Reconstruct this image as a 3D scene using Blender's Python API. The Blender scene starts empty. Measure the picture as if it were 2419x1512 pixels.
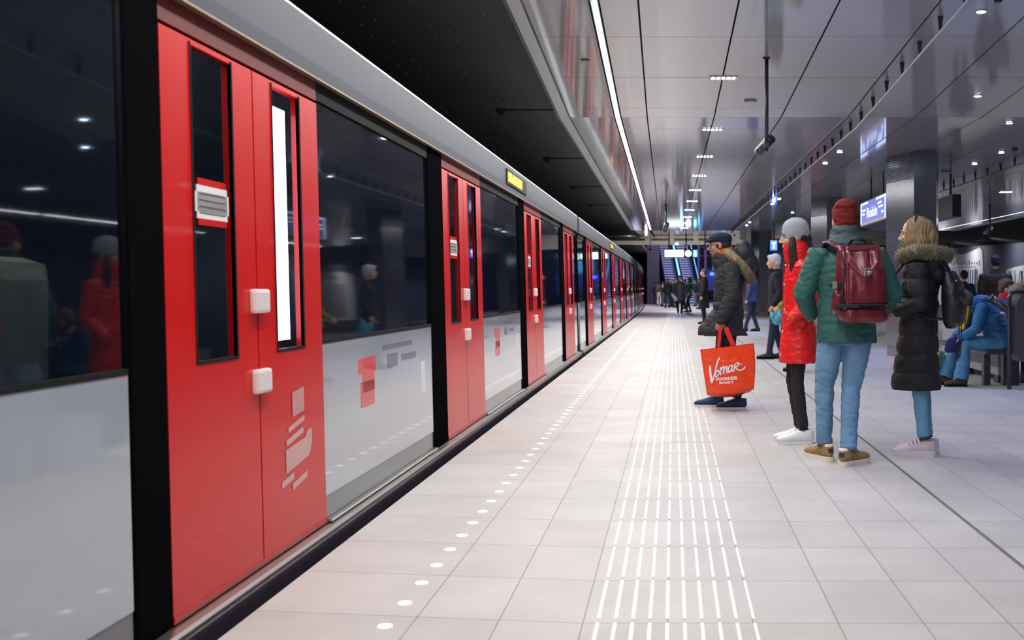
import bpy, bmesh, math, random
from mathutils import Vector, Matrix, noise
random.seed(7)
R = math.radians
SC = bpy.context.scene
COL = SC.collection
CAMH, F, VX, VY = 1.22, 2682.0, 1591.0, 680.0

# ------------------------------------------------------------------ materials
def mat(name, col=(.5, .5, .5), rough=.5, metal=0., coat=0., spec=.5, var=0., vscale=8., bump=0., bscale=40., stretch=(1, 1, 1),
        emit=None, estr=0., sheen=0., coat_rough=.03, alpha=None):
    m = bpy.data.materials.get(name)
    if m: return m
    m = bpy.data.materials.new(name); m.use_nodes = True
    nt = m.node_tree; b = nt.nodes['Principled BSDF']
    b.inputs['Base Color'].default_value = (*col, 1)
    b.inputs['Roughness'].default_value = rough
    b.inputs['Metallic'].default_value = metal
    b.inputs['Coat Weight'].default_value = coat
    b.inputs['Coat Roughness'].default_value = coat_rough
    b.inputs['Specular IOR Level'].default_value = spec
    if sheen: b.inputs['Sheen Weight'].default_value = sheen
    if emit:
        b.inputs['Emission Color'].default_value = (*emit, 1); b.inputs['Emission Strength'].default_value = estr
    tc = nt.nodes.new('ShaderNodeTexCoord'); mp = nt.nodes.new('ShaderNodeMapping')
    mp.inputs['Scale'].default_value = stretch
    nt.links.new(tc.outputs['Object'], mp.inputs['Vector'])
    if var:
        n = nt.nodes.new('ShaderNodeTexNoise'); n.inputs['Scale'].default_value = vscale; n.inputs['Detail'].default_value = 4
        nt.links.new(mp.outputs[0], n.inputs['Vector'])
        mx = nt.nodes.new('ShaderNodeMix'); mx.data_type = 'RGBA'
        mx.inputs[6].default_value = (*[c * (1 - var) for c in col], 1)
        mx.inputs[7].default_value = (*[min(1, c * (1 + var)) for c in col], 1)
        nt.links.new(n.outputs['Fac'], mx.inputs[0]); nt.links.new(mx.outputs[2], b.inputs['Base Color'])
    if bump:
        n = nt.nodes.new('ShaderNodeTexNoise'); n.inputs['Scale'].default_value = bscale; n.inputs['Detail'].default_value = 5
        nt.links.new(mp.outputs[0], n.inputs['Vector'])
        bp = nt.nodes.new('ShaderNodeBump'); bp.inputs['Strength'].default_value = bump; bp.inputs['Distance'].default_value = .01
        nt.links.new(n.outputs['Fac'], bp.inputs['Height']); nt.links.new(bp.outputs[0], b.inputs['Normal'])
    return m

def lampmat(name, col, s): return mat(name, (.04, .04, .04), .5, emit=col, estr=s)

M = {}
M['steel'] = mat('dark_steel', (.07, .072, .08), .4, .7)
M['black'] = mat('black_paint', (.012, .012, .014), .45)
M['rubber'] = mat('black_rubber', (.008, .008, .009), .8, spec=.15)
M['alu'] = mat('aluminium', (.75, .73, .68), .28, 1.)
M['fascia'] = mat('train_grey_enamel', (.075, .085, .105), .5, .0, .0, spec=.15)
M['trainred'] = mat('train_red_paint', (.64, .002, .001), .3, 0, .14, spec=.18, coat_rough=.06)
M['traingrey'] = mat('train_grey_paint', (.36, .39, .44), .2, .0, 1., coat_rough=.05)
M['pillarmetal'] = mat('pillar_metal', (.22, .23, .27), .20, .75, 0, var=.08, vscale=3)
M['skirt'] = mat('pillar_plinth', (.24, .17, .19), .5)
M['white'] = mat('white_plastic', (.85, .85, .83), .4)
M['offwhite'] = mat('offwhite', (.7, .7, .68), .5)
M['button'] = mat('door_button_plastic', (.82, .72, .70), .35)
M['dark'] = mat('dark_plastic', (.025, .027, .035), .4)
M['eye_white'] = mat('eye_white', (.24, .21, .20), .5)

def floor_mat():
    m = bpy.data.materials.new('granite_tiles'); m.use_nodes = True; nt = m.node_tree; N = nt.nodes; L = nt.links
    b = N['Principled BSDF']
    tc = N.new('ShaderNodeTexCoord'); sp = N.new('ShaderNodeSeparateXYZ'); L.new(tc.outputs['Object'], sp.inputs[0])
    def mth(op, a, c=None, d=None):
        n = N.new('ShaderNodeMath'); n.operation = op
        for i, v in enumerate((a, c, d)):
            if v is None: continue
            if isinstance(v, (int, float)): n.inputs[i].default_value = v
            else: L.new(v, n.inputs[i])
        return n.outputs[0]
    x, y = sp.outputs[0], sp.outputs[1]
    ye = mth('ADD', y, mth('MULTIPLY', mth('MINIMUM', mth('ADD', x, .33), 0.), .13))
    u = mth('DIVIDE', mth('ADD', x, .02), .31); v = mth('DIVIDE', mth('SUBTRACT', ye, 4.13), .6)
    # stagger every second column a little (the rows of the wide slabs sit half a tile off in places)
    def line(c, w):
        f = mth('FRACT', c); d = mth('MINIMUM', f, mth('SUBTRACT', 1., f)); return mth('LESS_THAN', d, w)
    lx = mth('MULTIPLY', line(u, .0075), mth('GREATER_THAN', x, -1.0)); ly = line(v, .0045)
    ln = mth('MAXIMUM', lx, ly)
    fu, fv = mth('FLOOR', mth('MAXIMUM', u, -3.)), mth('FLOOR', v)
    cb = N.new('ShaderNodeCombineXYZ'); L.new(fu, cb.inputs[0]); L.new(fv, cb.inputs[1])
    wn = N.new('ShaderNodeTexWhiteNoise'); L.new(cb.outputs[0], wn.inputs['Vector'])
    n1 = N.new('ShaderNodeTexNoise'); n1.inputs['Scale'].default_value = 150; n1.inputs['Detail'].default_value = 3
    n2 = N.new('ShaderNodeTexNoise'); n2.inputs['Scale'].default_value = 2.2; n2.inputs['Detail'].default_value = 5
    L.new(tc.outputs['Object'], n1.inputs['Vector']); L.new(tc.outputs['Object'], n2.inputs['Vector'])
    val = mth('ADD', mth('MULTIPLY', wn.outputs['Value'], .07), mth('ADD', mth('MULTIPLY', n1.outputs['Fac'], .42), mth('MULTIPLY', n2.outputs['Fac'], .22)))
    cr = N.new('ShaderNodeValToRGB'); L.new(val, cr.inputs[0])
    e = cr.color_ramp.elements; e[0].position = .18; e[0].color = (.33, .315, .31, 1); e[1].position = .55; e[1].color = (.62, .60, .585, 1)
    n3 = N.new('ShaderNodeTexNoise'); n3.inputs['Scale'].default_value = 3.3; n3.inputs['Detail'].default_value = 1
    L.new(tc.outputs['Object'], n3.inputs['Vector'])
    pk = N.new('ShaderNodeMix'); pk.data_type = 'RGBA'; pk.blend_type = 'MULTIPLY'; L.new(mth('MULTIPLY', n3.outputs['Fac'], .5), pk.inputs[0])
    L.new(cr.outputs[0], pk.inputs[6]); pk.inputs[7].default_value = (1, .93, .93, 1)
    mx = N.new('ShaderNodeMix'); mx.data_type = 'RGBA'; L.new(ln, mx.inputs[0]); L.new(pk.outputs[2], mx.inputs[6]); mx.inputs[7].default_value = (.22, .19, .175, 1)
    L.new(mx.outputs[2], b.inputs['Base Color'])
    b.inputs['Roughness'].default_value = .58; b.inputs['Specular IOR Level'].default_value = .3
    bp = N.new('ShaderNodeBump'); bp.inputs['Strength'].default_value = .12; bp.inputs['Distance'].default_value = .003
    L.new(n1.outputs['Fac'], bp.inputs['Height']); L.new(bp.outputs[0], b.inputs['Normal'])
    return m
M['floor'] = floor_mat()
M['rib'] = mat('white_tactile_rib', (.86, .85, .82), .35)
M['concrete'] = mat('dark_concrete', (.055, .055, .06), .7, var=.25, vscale=1.2, bump=.5, bscale=4)
M['ceil'] = mat('ceiling_enamel', (.33, .34, .37), .34, .0, 1., var=.03, vscale=.6, coat_rough=.07)
M['ceil'].node_tree.nodes['Principled BSDF'].inputs['Coat IOR'].default_value = 1.75
M['trim'] = mat('ceiling_edge_trim', (.78, .82, .86), .3, .1)
M['tunnel'] = mat('tunnel_black', (.01, .01, .012), .8)
M['beam'] = mat('beam_concrete', (.62, .58, .55), .5, .0, .3)
M['wallblue'] = mat('track_wall', (.14, .145, .19), .6, var=.15, vscale=.5)

def glass_mat(name, tint=(.35, .5, .75), fac=.5, dark=(.006, .010, .02)):
    m = bpy.data.materials.new(name); m.use_nodes = True; nt = m.node_tree; N = nt.nodes; L = nt.links
    out = N['Material Output']; b = N['Principled BSDF']
    b.inputs['Base Color'].default_value = (*dark, 1); b.inputs['Roughness'].default_value = .03; b.inputs['IOR'].default_value = 1.75
    tr = N.new('ShaderNodeBsdfTransparent'); tr.inputs[0].default_value = (*tint, 1)
    fr = N.new('ShaderNodeLayerWeight'); fr.inputs[0].default_value = .5
    pw = N.new('ShaderNodeMath'); pw.operation = 'POWER'; L.new(fr.outputs['Facing'], pw.inputs[0]); pw.inputs[1].default_value = 3.5
    mu = N.new('ShaderNodeMath'); mu.operation = 'MULTIPLY_ADD'; mu.use_clamp = True; L.new(pw.outputs[0], mu.inputs[0]); mu.inputs[1].default_value = fac; mu.inputs[2].default_value = 1 - fac
    mx = N.new('ShaderNodeMixShader'); L.new(mu.outputs[0], mx.inputs[0]); L.new(tr.outputs[0], mx.inputs[1]); L.new(b.outputs[0], mx.inputs[2])
    L.new(mx.outputs[0], out.inputs[0]); return m
M['winglass'] = glass_mat('tinted_window_glass', (.23, .25, .27), .55)
M['doorglass'] = glass_mat('door_window_glass', (.62, .74, .95), .85)

# ------------------------------------------------------------------ object helpers
def prop(o, label=None, cat=None, group=None, kind=None):
    if label: o['label'] = label
    if cat: o['category'] = cat
    if group: o['group'] = group
    if kind: o['kind'] = kind
    return o
def link(name, me, m, parent=None, smooth=False):
    o = bpy.data.objects.new(name, me); COL.objects.link(o)
    if m is not None and not me.materials:
        for k in (m if isinstance(m, (list, tuple)) else [m]): me.materials.append(k)
    if smooth:
        for p in me.polygons: p.use_smooth = True
    if parent: o.parent = parent
    return o
def obj(name, bm, m, parent=None, smooth=False, loc=None, fix=True):
    me = bpy.data.meshes.new(name)
    if fix: bmesh.ops.recalc_face_normals(bm, faces=bm.faces)
    bm.to_mesh(me); bm.free()
    o = link(name, me, m, parent, smooth)
    if loc: o.location = loc
    return o
def empty(name, loc=(0, 0, 0), rz=0, label=None, cat=None, group=None, kind=None):
    o = bpy.data.objects.new(name, None); COL.objects.link(o); o.location = loc; o.rotation_euler = (0, 0, rz); o.empty_display_size = .1
    return prop(o, label, cat, group, kind)
def copy_tree(o, parent=None):
    c = o.copy(); COL.objects.link(c)
    if parent: c.parent = parent; c.matrix_parent_inverse = o.matrix_parent_inverse.copy()
    for ch in list(o.children): copy_tree(ch, c)
    return c
def B(): return bmesh.new()
def box(bm, x0, x1, y0, y1, z0, z1, bev=0, mi=0, fn=None):
    vs = [bm.verts.new((x, y, z)) for z in (z0, z1) for y in (y0, y1) for x in (x0, x1)]
    fs = [(0, 2, 3, 1), (4, 5, 7, 6), (0, 1, 5, 4), (2, 6, 7, 3), (0, 4, 6, 2), (1, 3, 7, 5)]
    fl = []
    for f in fs:
        g = bm.faces.new([vs[i] for i in f]); g.material_index = mi; fl.append(g)
    if bev:
        es = set(e for f in fl for e in f.edges)
        bmesh.ops.bevel(bm, geom=list(es), offset=bev, segments=2, affect='EDGES', profile=.6, clamp_overlap=True)
    if fn:
        for v in vs:
            if v.is_valid: v.co = Vector(fn(*v.co))
    return vs
def quad(bm, pts, mi=0):
    f = bm.faces.new([bm.verts.new(p) for p in pts]); f.material_index = mi; return f
def prism(bm, pts, z0, z1, mi=0):      # vertical prism over a plan polygon
    a = [bm.verts.new((x, y, z0)) for x, y in pts]; c = [bm.verts.new((x, y, z1)) for x, y in pts]; n = len(pts)
    bm.faces.new(a[::-1]).material_index = mi; bm.faces.new(c).material_index = mi
    for i in range(n): bm.faces.new((a[i], a[(i + 1) % n], c[(i + 1) % n], c[i])).material_index = mi
def plate(bm, pts, y0, y1, mi=0):      # extrude an x,z outline through y
    a = [bm.verts.new((x, y0, z)) for x, z in pts]; c = [bm.verts.new((x, y1, z)) for x, z in pts]; n = len(pts)
    bm.faces.new(a).material_index = mi; bm.faces.new(c[::-1]).material_index = mi
    for i in range(n): bm.faces.new((a[i], c[i], c[(i + 1) % n], a[(i + 1) % n])).material_index = mi
def tube(bm, pts, rad, seg=12, ref=(1, 0, 0), cap=True, mi=0, round_=True, flat0=False):
    P = [Vector(p) for p in pts]; n = len(P); ref = Vector(ref)
    rad = [(r, r) if not isinstance(r, (tuple, list)) else r for r in (rad if isinstance(rad, (list, tuple)) and len(rad) == n else [rad] * n)]
    T = []
    for i in range(n):
        t = (P[min(i + 1, n - 1)] - P[max(i - 1, 0)]); T.append(t.normalized() if t.length > 1e-9 else Vector((0, 0, 1)))
    if round_ and cap:
        def ends(i, s):
            r = rad[i]; k = min(r); o = []
            for a in (.5, .87, .985):
                c = math.sqrt(1 - a * a); o.append((P[i] + s * T[i] * k * a, (r[0] * c, r[1] * c), T[i]))
            return o
        seq = ([] if flat0 else ends(0, -1)[::-1]) + [(P[i], rad[i], T[i]) for i in range(n)] + ends(n - 1, 1)
    else: seq = [(P[i], rad[i], T[i]) for i in range(n)]
    rings = []; pa = None
    for p, r, t in seq:
        a = ref - t * ref.dot(t)
        if a.length < 1e-3: a = Vector((0, 1, 0)) - t * t.y
        if a.length < 1e-3: a = Vector((0, 0, 1)) - t * t.z
        a.normalize()
        if pa is not None and a.dot(pa) < 0: a = -a
        pa = a; b = t.cross(a)
        rings.append([bm.verts.new(p + a * (r[0] * math.cos(k * 2 * math.pi / seg)) + b * (r[1] * math.sin(k * 2 * math.pi / seg))) for k in range(seg)])
    for i in range(len(rings) - 1):
        for k in range(seg):
            f = bm.faces.new((rings[i][k], rings[i][(k + 1) % seg], rings[i + 1][(k + 1) % seg], rings[i + 1][k])); f.material_index = mi
    if cap:
        bm.faces.new(rings[0][::-1]).material_index = mi; bm.faces.new(rings[-1]).material_index = mi
def ell(bm, c, r, rot=None, seg=14, mi=0):
    m = Matrix.Translation(Vector(c)) @ (rot.to_4x4() if rot is not None else Matrix.Identity(4)) @ Matrix.Diagonal((*r, 1))
    ret = bmesh.ops.create_uvsphere(bm, u_segments=seg, v_segments=max(6, seg * 2 // 3), radius=1, matrix=m)
    if mi:
        for v in ret['verts']:
            for f in v.link_faces: f.material_index = mi
def cyl(bm, c, r, h, seg=20, r2=None, axis='z', mi=0):
    m = Matrix.Translation(Vector(c))
    if axis == 'y': m = m @ Matrix.Rotation(math.pi / 2, 4, 'X')
    if axis == 'x': m = m @ Matrix.Rotation(math.pi / 2, 4, 'Y')
    ret = bmesh.ops.create_cone(bm, cap_ends=True, segments=seg, radius1=r, radius2=r if r2 is None else r2, depth=h, matrix=m)
    if mi:
        for v in ret['verts']:
            for f in v.link_faces: f.material_index = mi
def px(x, y, Y):    # photo pixel to a point at depth Y
    return ((x - VX) * Y / F, Y, CAMH - (y - VY) * Y / F)
def remesh(bm, voxel, smooth=3, fn=None):
    me = bpy.data.meshes.new('t'); bm.to_mesh(me); bm.free()
    o = bpy.data.objects.new('t', me); COL.objects.link(o)
    a = o.modifiers.new('r', 'REMESH'); a.mode = 'VOXEL'; a.voxel_size = voxel
    if smooth:
        s = o.modifiers.new('s', 'SMOOTH'); s.iterations = smooth; s.factor = .5
    dg = bpy.context.evaluated_depsgraph_get()
    r = bpy.data.meshes.new_from_object(o.evaluated_get(dg)); bpy.data.objects.remove(o); bpy.data.meshes.remove(me)
    r.materials.clear()
    if fn:
        ns = [v.normal.copy() for v in r.vertices]
        for v, n in zip(r.vertices, ns): v.co += n * fn(v.co)
    for p in r.polygons: p.use_smooth = True
    return r
def text_mesh(s, size, mtx, m, parent, name, bold=0., extr=.001, align='CENTER'):
    cu = bpy.data.curves.new(name, 'FONT'); cu.body = s; cu.size = size; cu.extrude = extr; cu.offset = bold; cu.align_x = align; cu.align_y = 'CENTER'
    o = bpy.data.objects.new(name, cu); COL.objects.link(o)
    me = bpy.data.meshes.new_from_object(o.evaluated_get(bpy.context.evaluated_depsgraph_get())); bpy.data.objects.remove(o)
    me.transform(mtx); me.materials.clear()
    return link(name, me, m, parent)
# ------------------------------------------------------------------ the platform and its ceiling
HC = 2.35 + CAMH            # flat part of the ceiling
YK, YE = 15.64, 46.5        # kink of the ceiling, end of its flat part
def ceil_z(y):
    if y >= YE: return HC + .027 * (y - YE)
    if y >= YK: return HC
    return HC + .0522 * (YK - max(y, 0))
def drift(y): return -.0073 * (max(y, -2) - YK) if y < YK else -.0055 * (y - YK)
def bend(x, y): return x - (y - 40) ** 2 / 3800 if y > 40 else x

bm = B()   # floor slab, its track side follows the curve of the track
ys = [-12] + [y for y in range(0, 41, 4)] + [y for y in range(42, 92, 2)]
for a, c in zip(ys, ys[1:]):
    p = [(bend(-1.58, a), a), (11.75, a), (11.75, c), (bend(-1.58, c), c)]
    prism(bm, p, -.16, 0)
bmesh.ops.remove_doubles(bm, verts=bm.verts, dist=1e-4)
prop(obj('floor', bm, M['floor']), kind='structure')
bm = B()
for a, c in zip(ys, ys[1:]):
    prism(bm, [(bend(-1.40, a), a), (11.6, a), (11.6, c), (bend(-1.40, c), c)], -1.3, -.16)
prop(obj('trim_1', bm, M['tunnel']), kind='structure')
bm = B()
box(bm, -8, 18, -12, 132, -1.5, -1.3)
prop(obj('floor.001', bm, M['tunnel']), kind='structure')
bm = B(); box(bm, -8, 13, 91.5, 132, -.2, -.02); prop(obj('floor.002', bm, mat('hall_floor', (.2, .2, .24), .4)), kind='structure')
bm = B(); box(bm, 1.517, 1.524, -12, 88, -.001, .0015); box(bm, 1.529, 1.536, -12, 88, -.001, .0015)
prop(obj('trim_2', bm, mat('drain_slot', (.10, .09, .09), .5)), kind='structure')

# tactile guidance paving: ribs in ten rows
bm = B(); X0 = -.276
rng = int((60 - 1.5) / .6)
for k in range(rng):
    y0 = 4.15 - 2.4 + .6 * k
    for i in range(10):
        x = X0 + .0634 * i; w = .0058; h = .0035
        box(bm, x - w, x + w, y0 + .028, y0 + .572, 0, h)
o = prop(obj('tactile_paving', bm, M['rib']), 'white ribbed tactile guidance strip running down the platform floor', 'tactile paving')
# round edge markers
bm = B(); cyl(bm, (0, 0, .0015), .026, .004, 24)
mk = obj('platform_edge_marker', bm, lampmat('marker_white', (1, .97, .9), .55)); mk.data.materials[0].node_tree.nodes['Principled BSDF'].inputs['Base Color'].default_value = (.9, .9, .86, 1)
prop(mk, 'small white disc set in the floor, one of the dotted row along the platform edge', 'floor marker', 'white discs along the platform edge')
for k in range(105):
    o = mk if k == 0 else mk.copy()
    if k: COL.objects.link(o)
    y = 3.19 + .3 * k; o.location = (-1.035 - .001 * y, y, 0)

# panelled ceiling
cols = [-1.43, -.812, None, -.724, -.362, .56, 1.482, 2.404, 3.326, 4.248, 5.17, 6.092, 7.014, 7.936, 8.858, 9.78, 10.9, None, 10.99, 11.55]
rows = [-12, -7, -5.75] + [15.05 - 1.73 * k for k in range(11, -1, -1)] + [YK] + [15.05 + 1.757 * k for k in range(1, 18)] + [46.5] + [46.5 + 1.76 * k for k in range(1, 10)]
def panels(bm, c0, c1, gx=.009, gy=.0055):
    for a, c in zip(rows, rows[1:]):
        pts = []
        for (x, y) in ((c0 + gx, a + gy), (c1 - gx, a + gy), (c1 - gx, c - gy), (c0 + gx, c - gy)):
            pts.append((x + drift(y), y, ceil_z(y)))
        lo = [bm.verts.new(p) for p in pts]; hi = [bm.verts.new((p[0], p[1], p[2] + .03)) for p in pts]
        bm.faces.new(lo); bm.faces.new(hi[::-1])
        for i in range(4): bm.faces.new((lo[i], hi[i], hi[(i + 1) % 4], lo[(i + 1) % 4]))
bm = B()
for a, c in zip(cols, cols[1:]):
    if a is None or c is None: continue
    panels(bm, a, c)
prop(obj('ceiling', bm, M['ceil']), kind='structure')
bm = B()   # dark backing over the joints
ks = [-12, 0, YK, YE, 62.5]
for a, c in zip(ks, ks[1:]):
    pts = [(x + drift(y), y, ceil_z(y) + .06) for x, y in ((-1.5, a), (11.7, a), (11.7, c), (-1.5, c))]
    lo = [bm.verts.new(p) for p in pts]; hi = [bm.verts.new((p[0], p[1], p[2] + .2)) for p in pts]
    bm.faces.new(lo); bm.faces.new(hi[::-1])
    for i in range(4): bm.faces.new((lo[i], hi[i], hi[(i + 1) % 4], lo[(i + 1) % 4]))
prop(obj('ceiling.001', bm, M['tunnel']), kind='structure')
def runbox(bm, x0, x1, z0, z1, ys_, mi=0):    # a bar following the ceiling's fall and drift
    P = []
    for y in ys_:
        d = drift(y); z = ceil_z(y)
        P.append([bm.verts.new(p) for p in ((x0 + d, y, z + z0), (x1 + d, y, z + z0), (x1 + d, y, z + z1), (x0 + d, y, z + z1))])
    for a, c in zip(P, P[1:]):
        for i in range(4): bm.faces.new((a[i], a[(i + 1) % 4], c[(i + 1) % 4], c[i])).material_index = mi
    bm.faces.new(P[0]).material_index = mi; bm.faces.new(P[-1][::-1]).material_index = mi
bm = B(); runbox(bm, -1.56, -1.437, -.015, .10, [-12, 0, YK, YE]); prop(obj('trim_3', bm, M['trim']), kind='structure')
bm = B(); runbox(bm, 11.56, 11.64, -.03, .10, [-12, 0, YK, YE]); prop(obj('trim_4', bm, M['trim']), kind='structure')
bm = B(); runbox(bm, -1.60, -1.565, -.005, .5, [-12, 0, YK, YE]); prop(obj('trim_5', bm, mat('edge_dark_side', (.10, .11, .12), .5)), kind='structure')

# dark concrete over the near track, with its rows of bolt heads
bm = B()
for a, c in zip([-12, 0, YK, YE, 70], [0, YK, YE, 70, 132]):
    pts = [(x + drift(y), y, ceil_z(min(y, YE)) + .22) for x, y in ((-6.5, a), (-1.6, a), (-1.6, c), (-6.5, c))]
    lo = [bm.verts.new(p) for p in pts]; hi = [bm.verts.new((p[0], p[1], p[2] + .3)) for p in pts]
    bm.faces.new(lo); bm.faces.new(hi[::-1])
    for i in range(4): bm.faces.new((lo[i], hi[i], hi[(i + 1) % 4], lo[(i + 1) % 4]))
prop(obj('ceiling.002', bm, M['concrete']), kind='structure')
bm = B(); rr = random.Random(3)
for row, (x, st) in enumerate([(-1.80, .42), (-1.96, .42), (-2.42, .42), (-2.6, .42), (-3.1, .42), (-3.3, .42)]):
    k = 0; y = 5 + .2 * (row % 2)
    while y < 45:
        k += 1
        if rr.random() < .88 - .05 * row:
            cx = x + drift(y) + rr.uniform(-.012, .012); cyl(bm, (cx, y, ceil_z(y) + .213), .011, .014, 6)
        y += st
o = prop(obj('bolt_heads', bm, mat('galvanised_bolt', (.55, .55, .56), .4, .5)), 'rows of small pale bolt heads on the dark concrete over the near track', 'bolts', kind='stuff')

# tunnel walls
bm = B(); box(bm, -6.8, -6.5, -12, 132, -1.5, 6); prop(obj('wall_left', bm, M['tunnel']), kind='structure')
bm = B(); box(bm, -6.8, 18, -12.3, -12, -1.5, 6); prop(obj('wall_back', bm, mat('back_wall', (.05, .055, .07), .5)), kind='structure')
bm = B(); box(bm, 15.2, 15.5, -12, 95, -1.5, 3.6); prop(obj('wall_right', bm, M['wallblue']), kind='structure')
bm = B()   # black soffit over the far track, dropping towards its wall
for a, c in ((-12, 46.5), (46.5, 95)):
    pts = [(11.66, a, HC + .2), (15.3, a, 2.78 + (0 if a < 40 else .35)), (15.3, c, 3.1 if c < 50 else 3.9), (11.66, c, HC + .2)]
    lo = [bm.verts.new(p) for p in pts]; hi = [bm.verts.new((p[0], p[1], p[2] + 2)) for p in pts]
    bm.faces.new(lo); bm.faces.new(hi[::-1])
    for i in range(4): bm.faces.new((lo[i], hi[i], hi[(i + 1) % 4], lo[(i + 1) % 4]))
prop(obj('ceiling.003', bm, M['tunnel']), kind='structure')

# LED line lights in the ceiling slots
warm = (1., .98, .95)
LED = lampmat('led_line', (.88, .95, 1.), 14)
YSEG = [-9, -4, .6, 5.4, 10.5, 15.64, 20.8, 26, 31.3, 36.6, 41.8, 46.3]
def arealight(name, loc, sx, sy, power, col, rot=(0, 0, 0), parent=None, spread=180):
    l = bpy.data.lights.new(name, 'AREA'); l.shape = 'RECTANGLE'; l.size = sx; l.size_y = sy; l.energy = power; l.color = col; l.spread = R(spread)
    o = bpy.data.objects.new(name, l); COL.objects.link(o); o.location = loc; o.rotation_euler = rot
    if parent: o.parent = parent
    return o
def line_light(x, where, power, col):
    for i, (a, c) in enumerate(zip(YSEG, YSEG[1:])):
        ym = (a + c) / 2
        r = empty('line_light', (x + drift(ym), ym, ceil_z(ym)), label='%s, %s' % (where, ['farthest behind the camera', 'behind the camera', 'just above the camera', 'over the near platform', 'at the top picture edge', 'ending at the ceiling fold', 'just past the ceiling fold', 'third past the fold', 'fourth past the fold', 'second from the far end', 'at the far end'][i]), cat='ceiling light', group='line lights')
        def loc(px_, y, dz): return (px_ + drift(y) - r.location.x, y - ym, ceil_z(y) + dz - r.location.z)
        bm = B()
        for x0, x1, z0, z1 in ((x - .040, x - .030, .0, .05), (x + .030, x + .040, .0, .05), (x - .04, x + .04, .045, .055)):
            A = [bm.verts.new(loc(q, a + .01, w)) for q, w in ((x0, z0), (x1, z0), (x1, z1), (x0, z1))]
            D = [bm.verts.new(loc(q, c - .01, w)) for q, w in ((x0, z0), (x1, z0), (x1, z1), (x0, z1))]
            for k in range(4): bm.faces.new((A[k], A[(k + 1) % 4], D[(k + 1) % 4], D[k]))
            bm.faces.new(A); bm.faces.new(D[::-1])
        obj('housing', bm, M['steel'], r)
        bm = B()
        A = [bm.verts.new(loc(q, a + .04, w)) for q, w in ((x - .017, .012), (x + .017, .012), (x + .017, .03), (x - .017, .03))]
        D = [bm.verts.new(loc(q, c - .04, w)) for q, w in ((x - .017, .012), (x + .017, .012), (x + .017, .03), (x - .017, .03))]
        for k in range(4): bm.faces.new((A[k], A[(k + 1) % 4], D[(k + 1) % 4], D[k]))
        bm.faces.new(A); bm.faces.new(D[::-1])
        obj('diffuser', bm, LED, r)
        sl = math.atan2(ceil_z(c) - ceil_z(a), c - a)
        arealight('lamp', (0, 0, -.012), .05, c - a - .1, power * (c - a), col, (sl, 0, 0), r)
line_light(-.768, 'white line light over the near platform edge', 16, (1., .97, .93))
line_light(10.945, 'white line light over the far platform edge', 3.5, (.95, .95, 1.))

# five-slot lights
def slot_light(x, y, where, p=10):
    r = empty('slot_light', (x + drift(y), y, ceil_z(y)), label='five-slot ceiling light %s' % where, cat='ceiling light', group='five-slot ceiling lights')
    bm = B(); box(bm, -.17, .17, -.09, .09, -.006, .02, .003); obj('frame', bm, mat('slot_frame', (.6, .6, .62), .35), r)
    bm = B()
    for i in range(5): 
        cx = -.12 + .06 * i
        box(bm, cx - .014, cx + .014, -.065, .065, -.010, -.004)
    obj('lens', bm, lampmat('slot_lens', (.92, .96, 1), 16), r)
    arealight('lamp', (0, 0, -.02), .3, .14, p, (.9, .94, 1.), (0, 0, 0), r, 150)
nm = ['nearest of the row', 'second of the row', 'third of the row', 'fourth of the row', 'fifth of the row', 'sixth of the row', 'seventh of the row', 'eighth of the row', 'ninth of the row', 'farthest of the row']
for k in range(-3, 10):
    y = 13.35 + 3.48 * k
    if y > 46: continue
    slot_light(.585 - (.0 if y > YK else .015), y, 'over the tactile strip, ' + (nm[k] if k >= 0 else 'behind the view'), 8)
for k in range(0, 4): slot_light(8.22, 20.9 + 3.48 * k * 2, 'on the far side of the pillars, ' + nm[k], 5)

# round downlights
def downlight(x, y, where, p=30, spread=120):
    r = empty('downlight', (x, y, ceil_z(y)), label='round bluish downlight %s' % where, cat='ceiling light', group='round ceiling downlights')
    bm = B(); cyl(bm, (0, 0, -.002), .055, .012, 28); obj('rim', bm, mat('downlight_rim', (.5, .52, .56), .3, .5), r)
    bm = B(); cyl(bm, (0, 0, -.008), .042, .008, 24); obj('lens', bm, lampmat('downlight_lens', (.55, .72, 1.), 40), r)
    l = bpy.data.lights.new('lamp', 'SPOT'); l.energy = p; l.color = (.30, .42, 1.); l.spot_size = R(spread); l.spot_blend = .8; l.shadow_soft_size = .04
    o = bpy.data.objects.new('lamp', l); COL.objects.link(o); o.parent = r; o.location = (0, 0, -.02)
for x, y, w in [(2.90, 10.7, 'near the top right corner'), (3.83, 14.3, 'right of the hanging rail'), (4.78, 16.16, 'at the right edge of the picture'),
                (2.87, 19.6, 'just right of the rail, the nearer of two'), (2.86, 21.4, 'just right of the rail, the farther of two'), (5.7, 21.5, 'right of the louvred pillar, left of two'),
                (5.69, 19.7, 'right of the louvred pillar, right of two'), (2.79, 30, 'left of the second pillar, nearer of two'), (2.77, 31.8, 'left of the second pillar, farther of two'), (3.71, 35.4, 'above the white-haired man'),
                (2.73, 40.7, 'by the far end of the rail, nearer'), (2.75, 42.6, 'by the far end of the rail, farther'), (3.0, 6.2, 'outside the view near the camera'), (6.4, 12.6, 'outside the view to the right')]:
    downlight(x, y, w, 120, 100)

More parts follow.
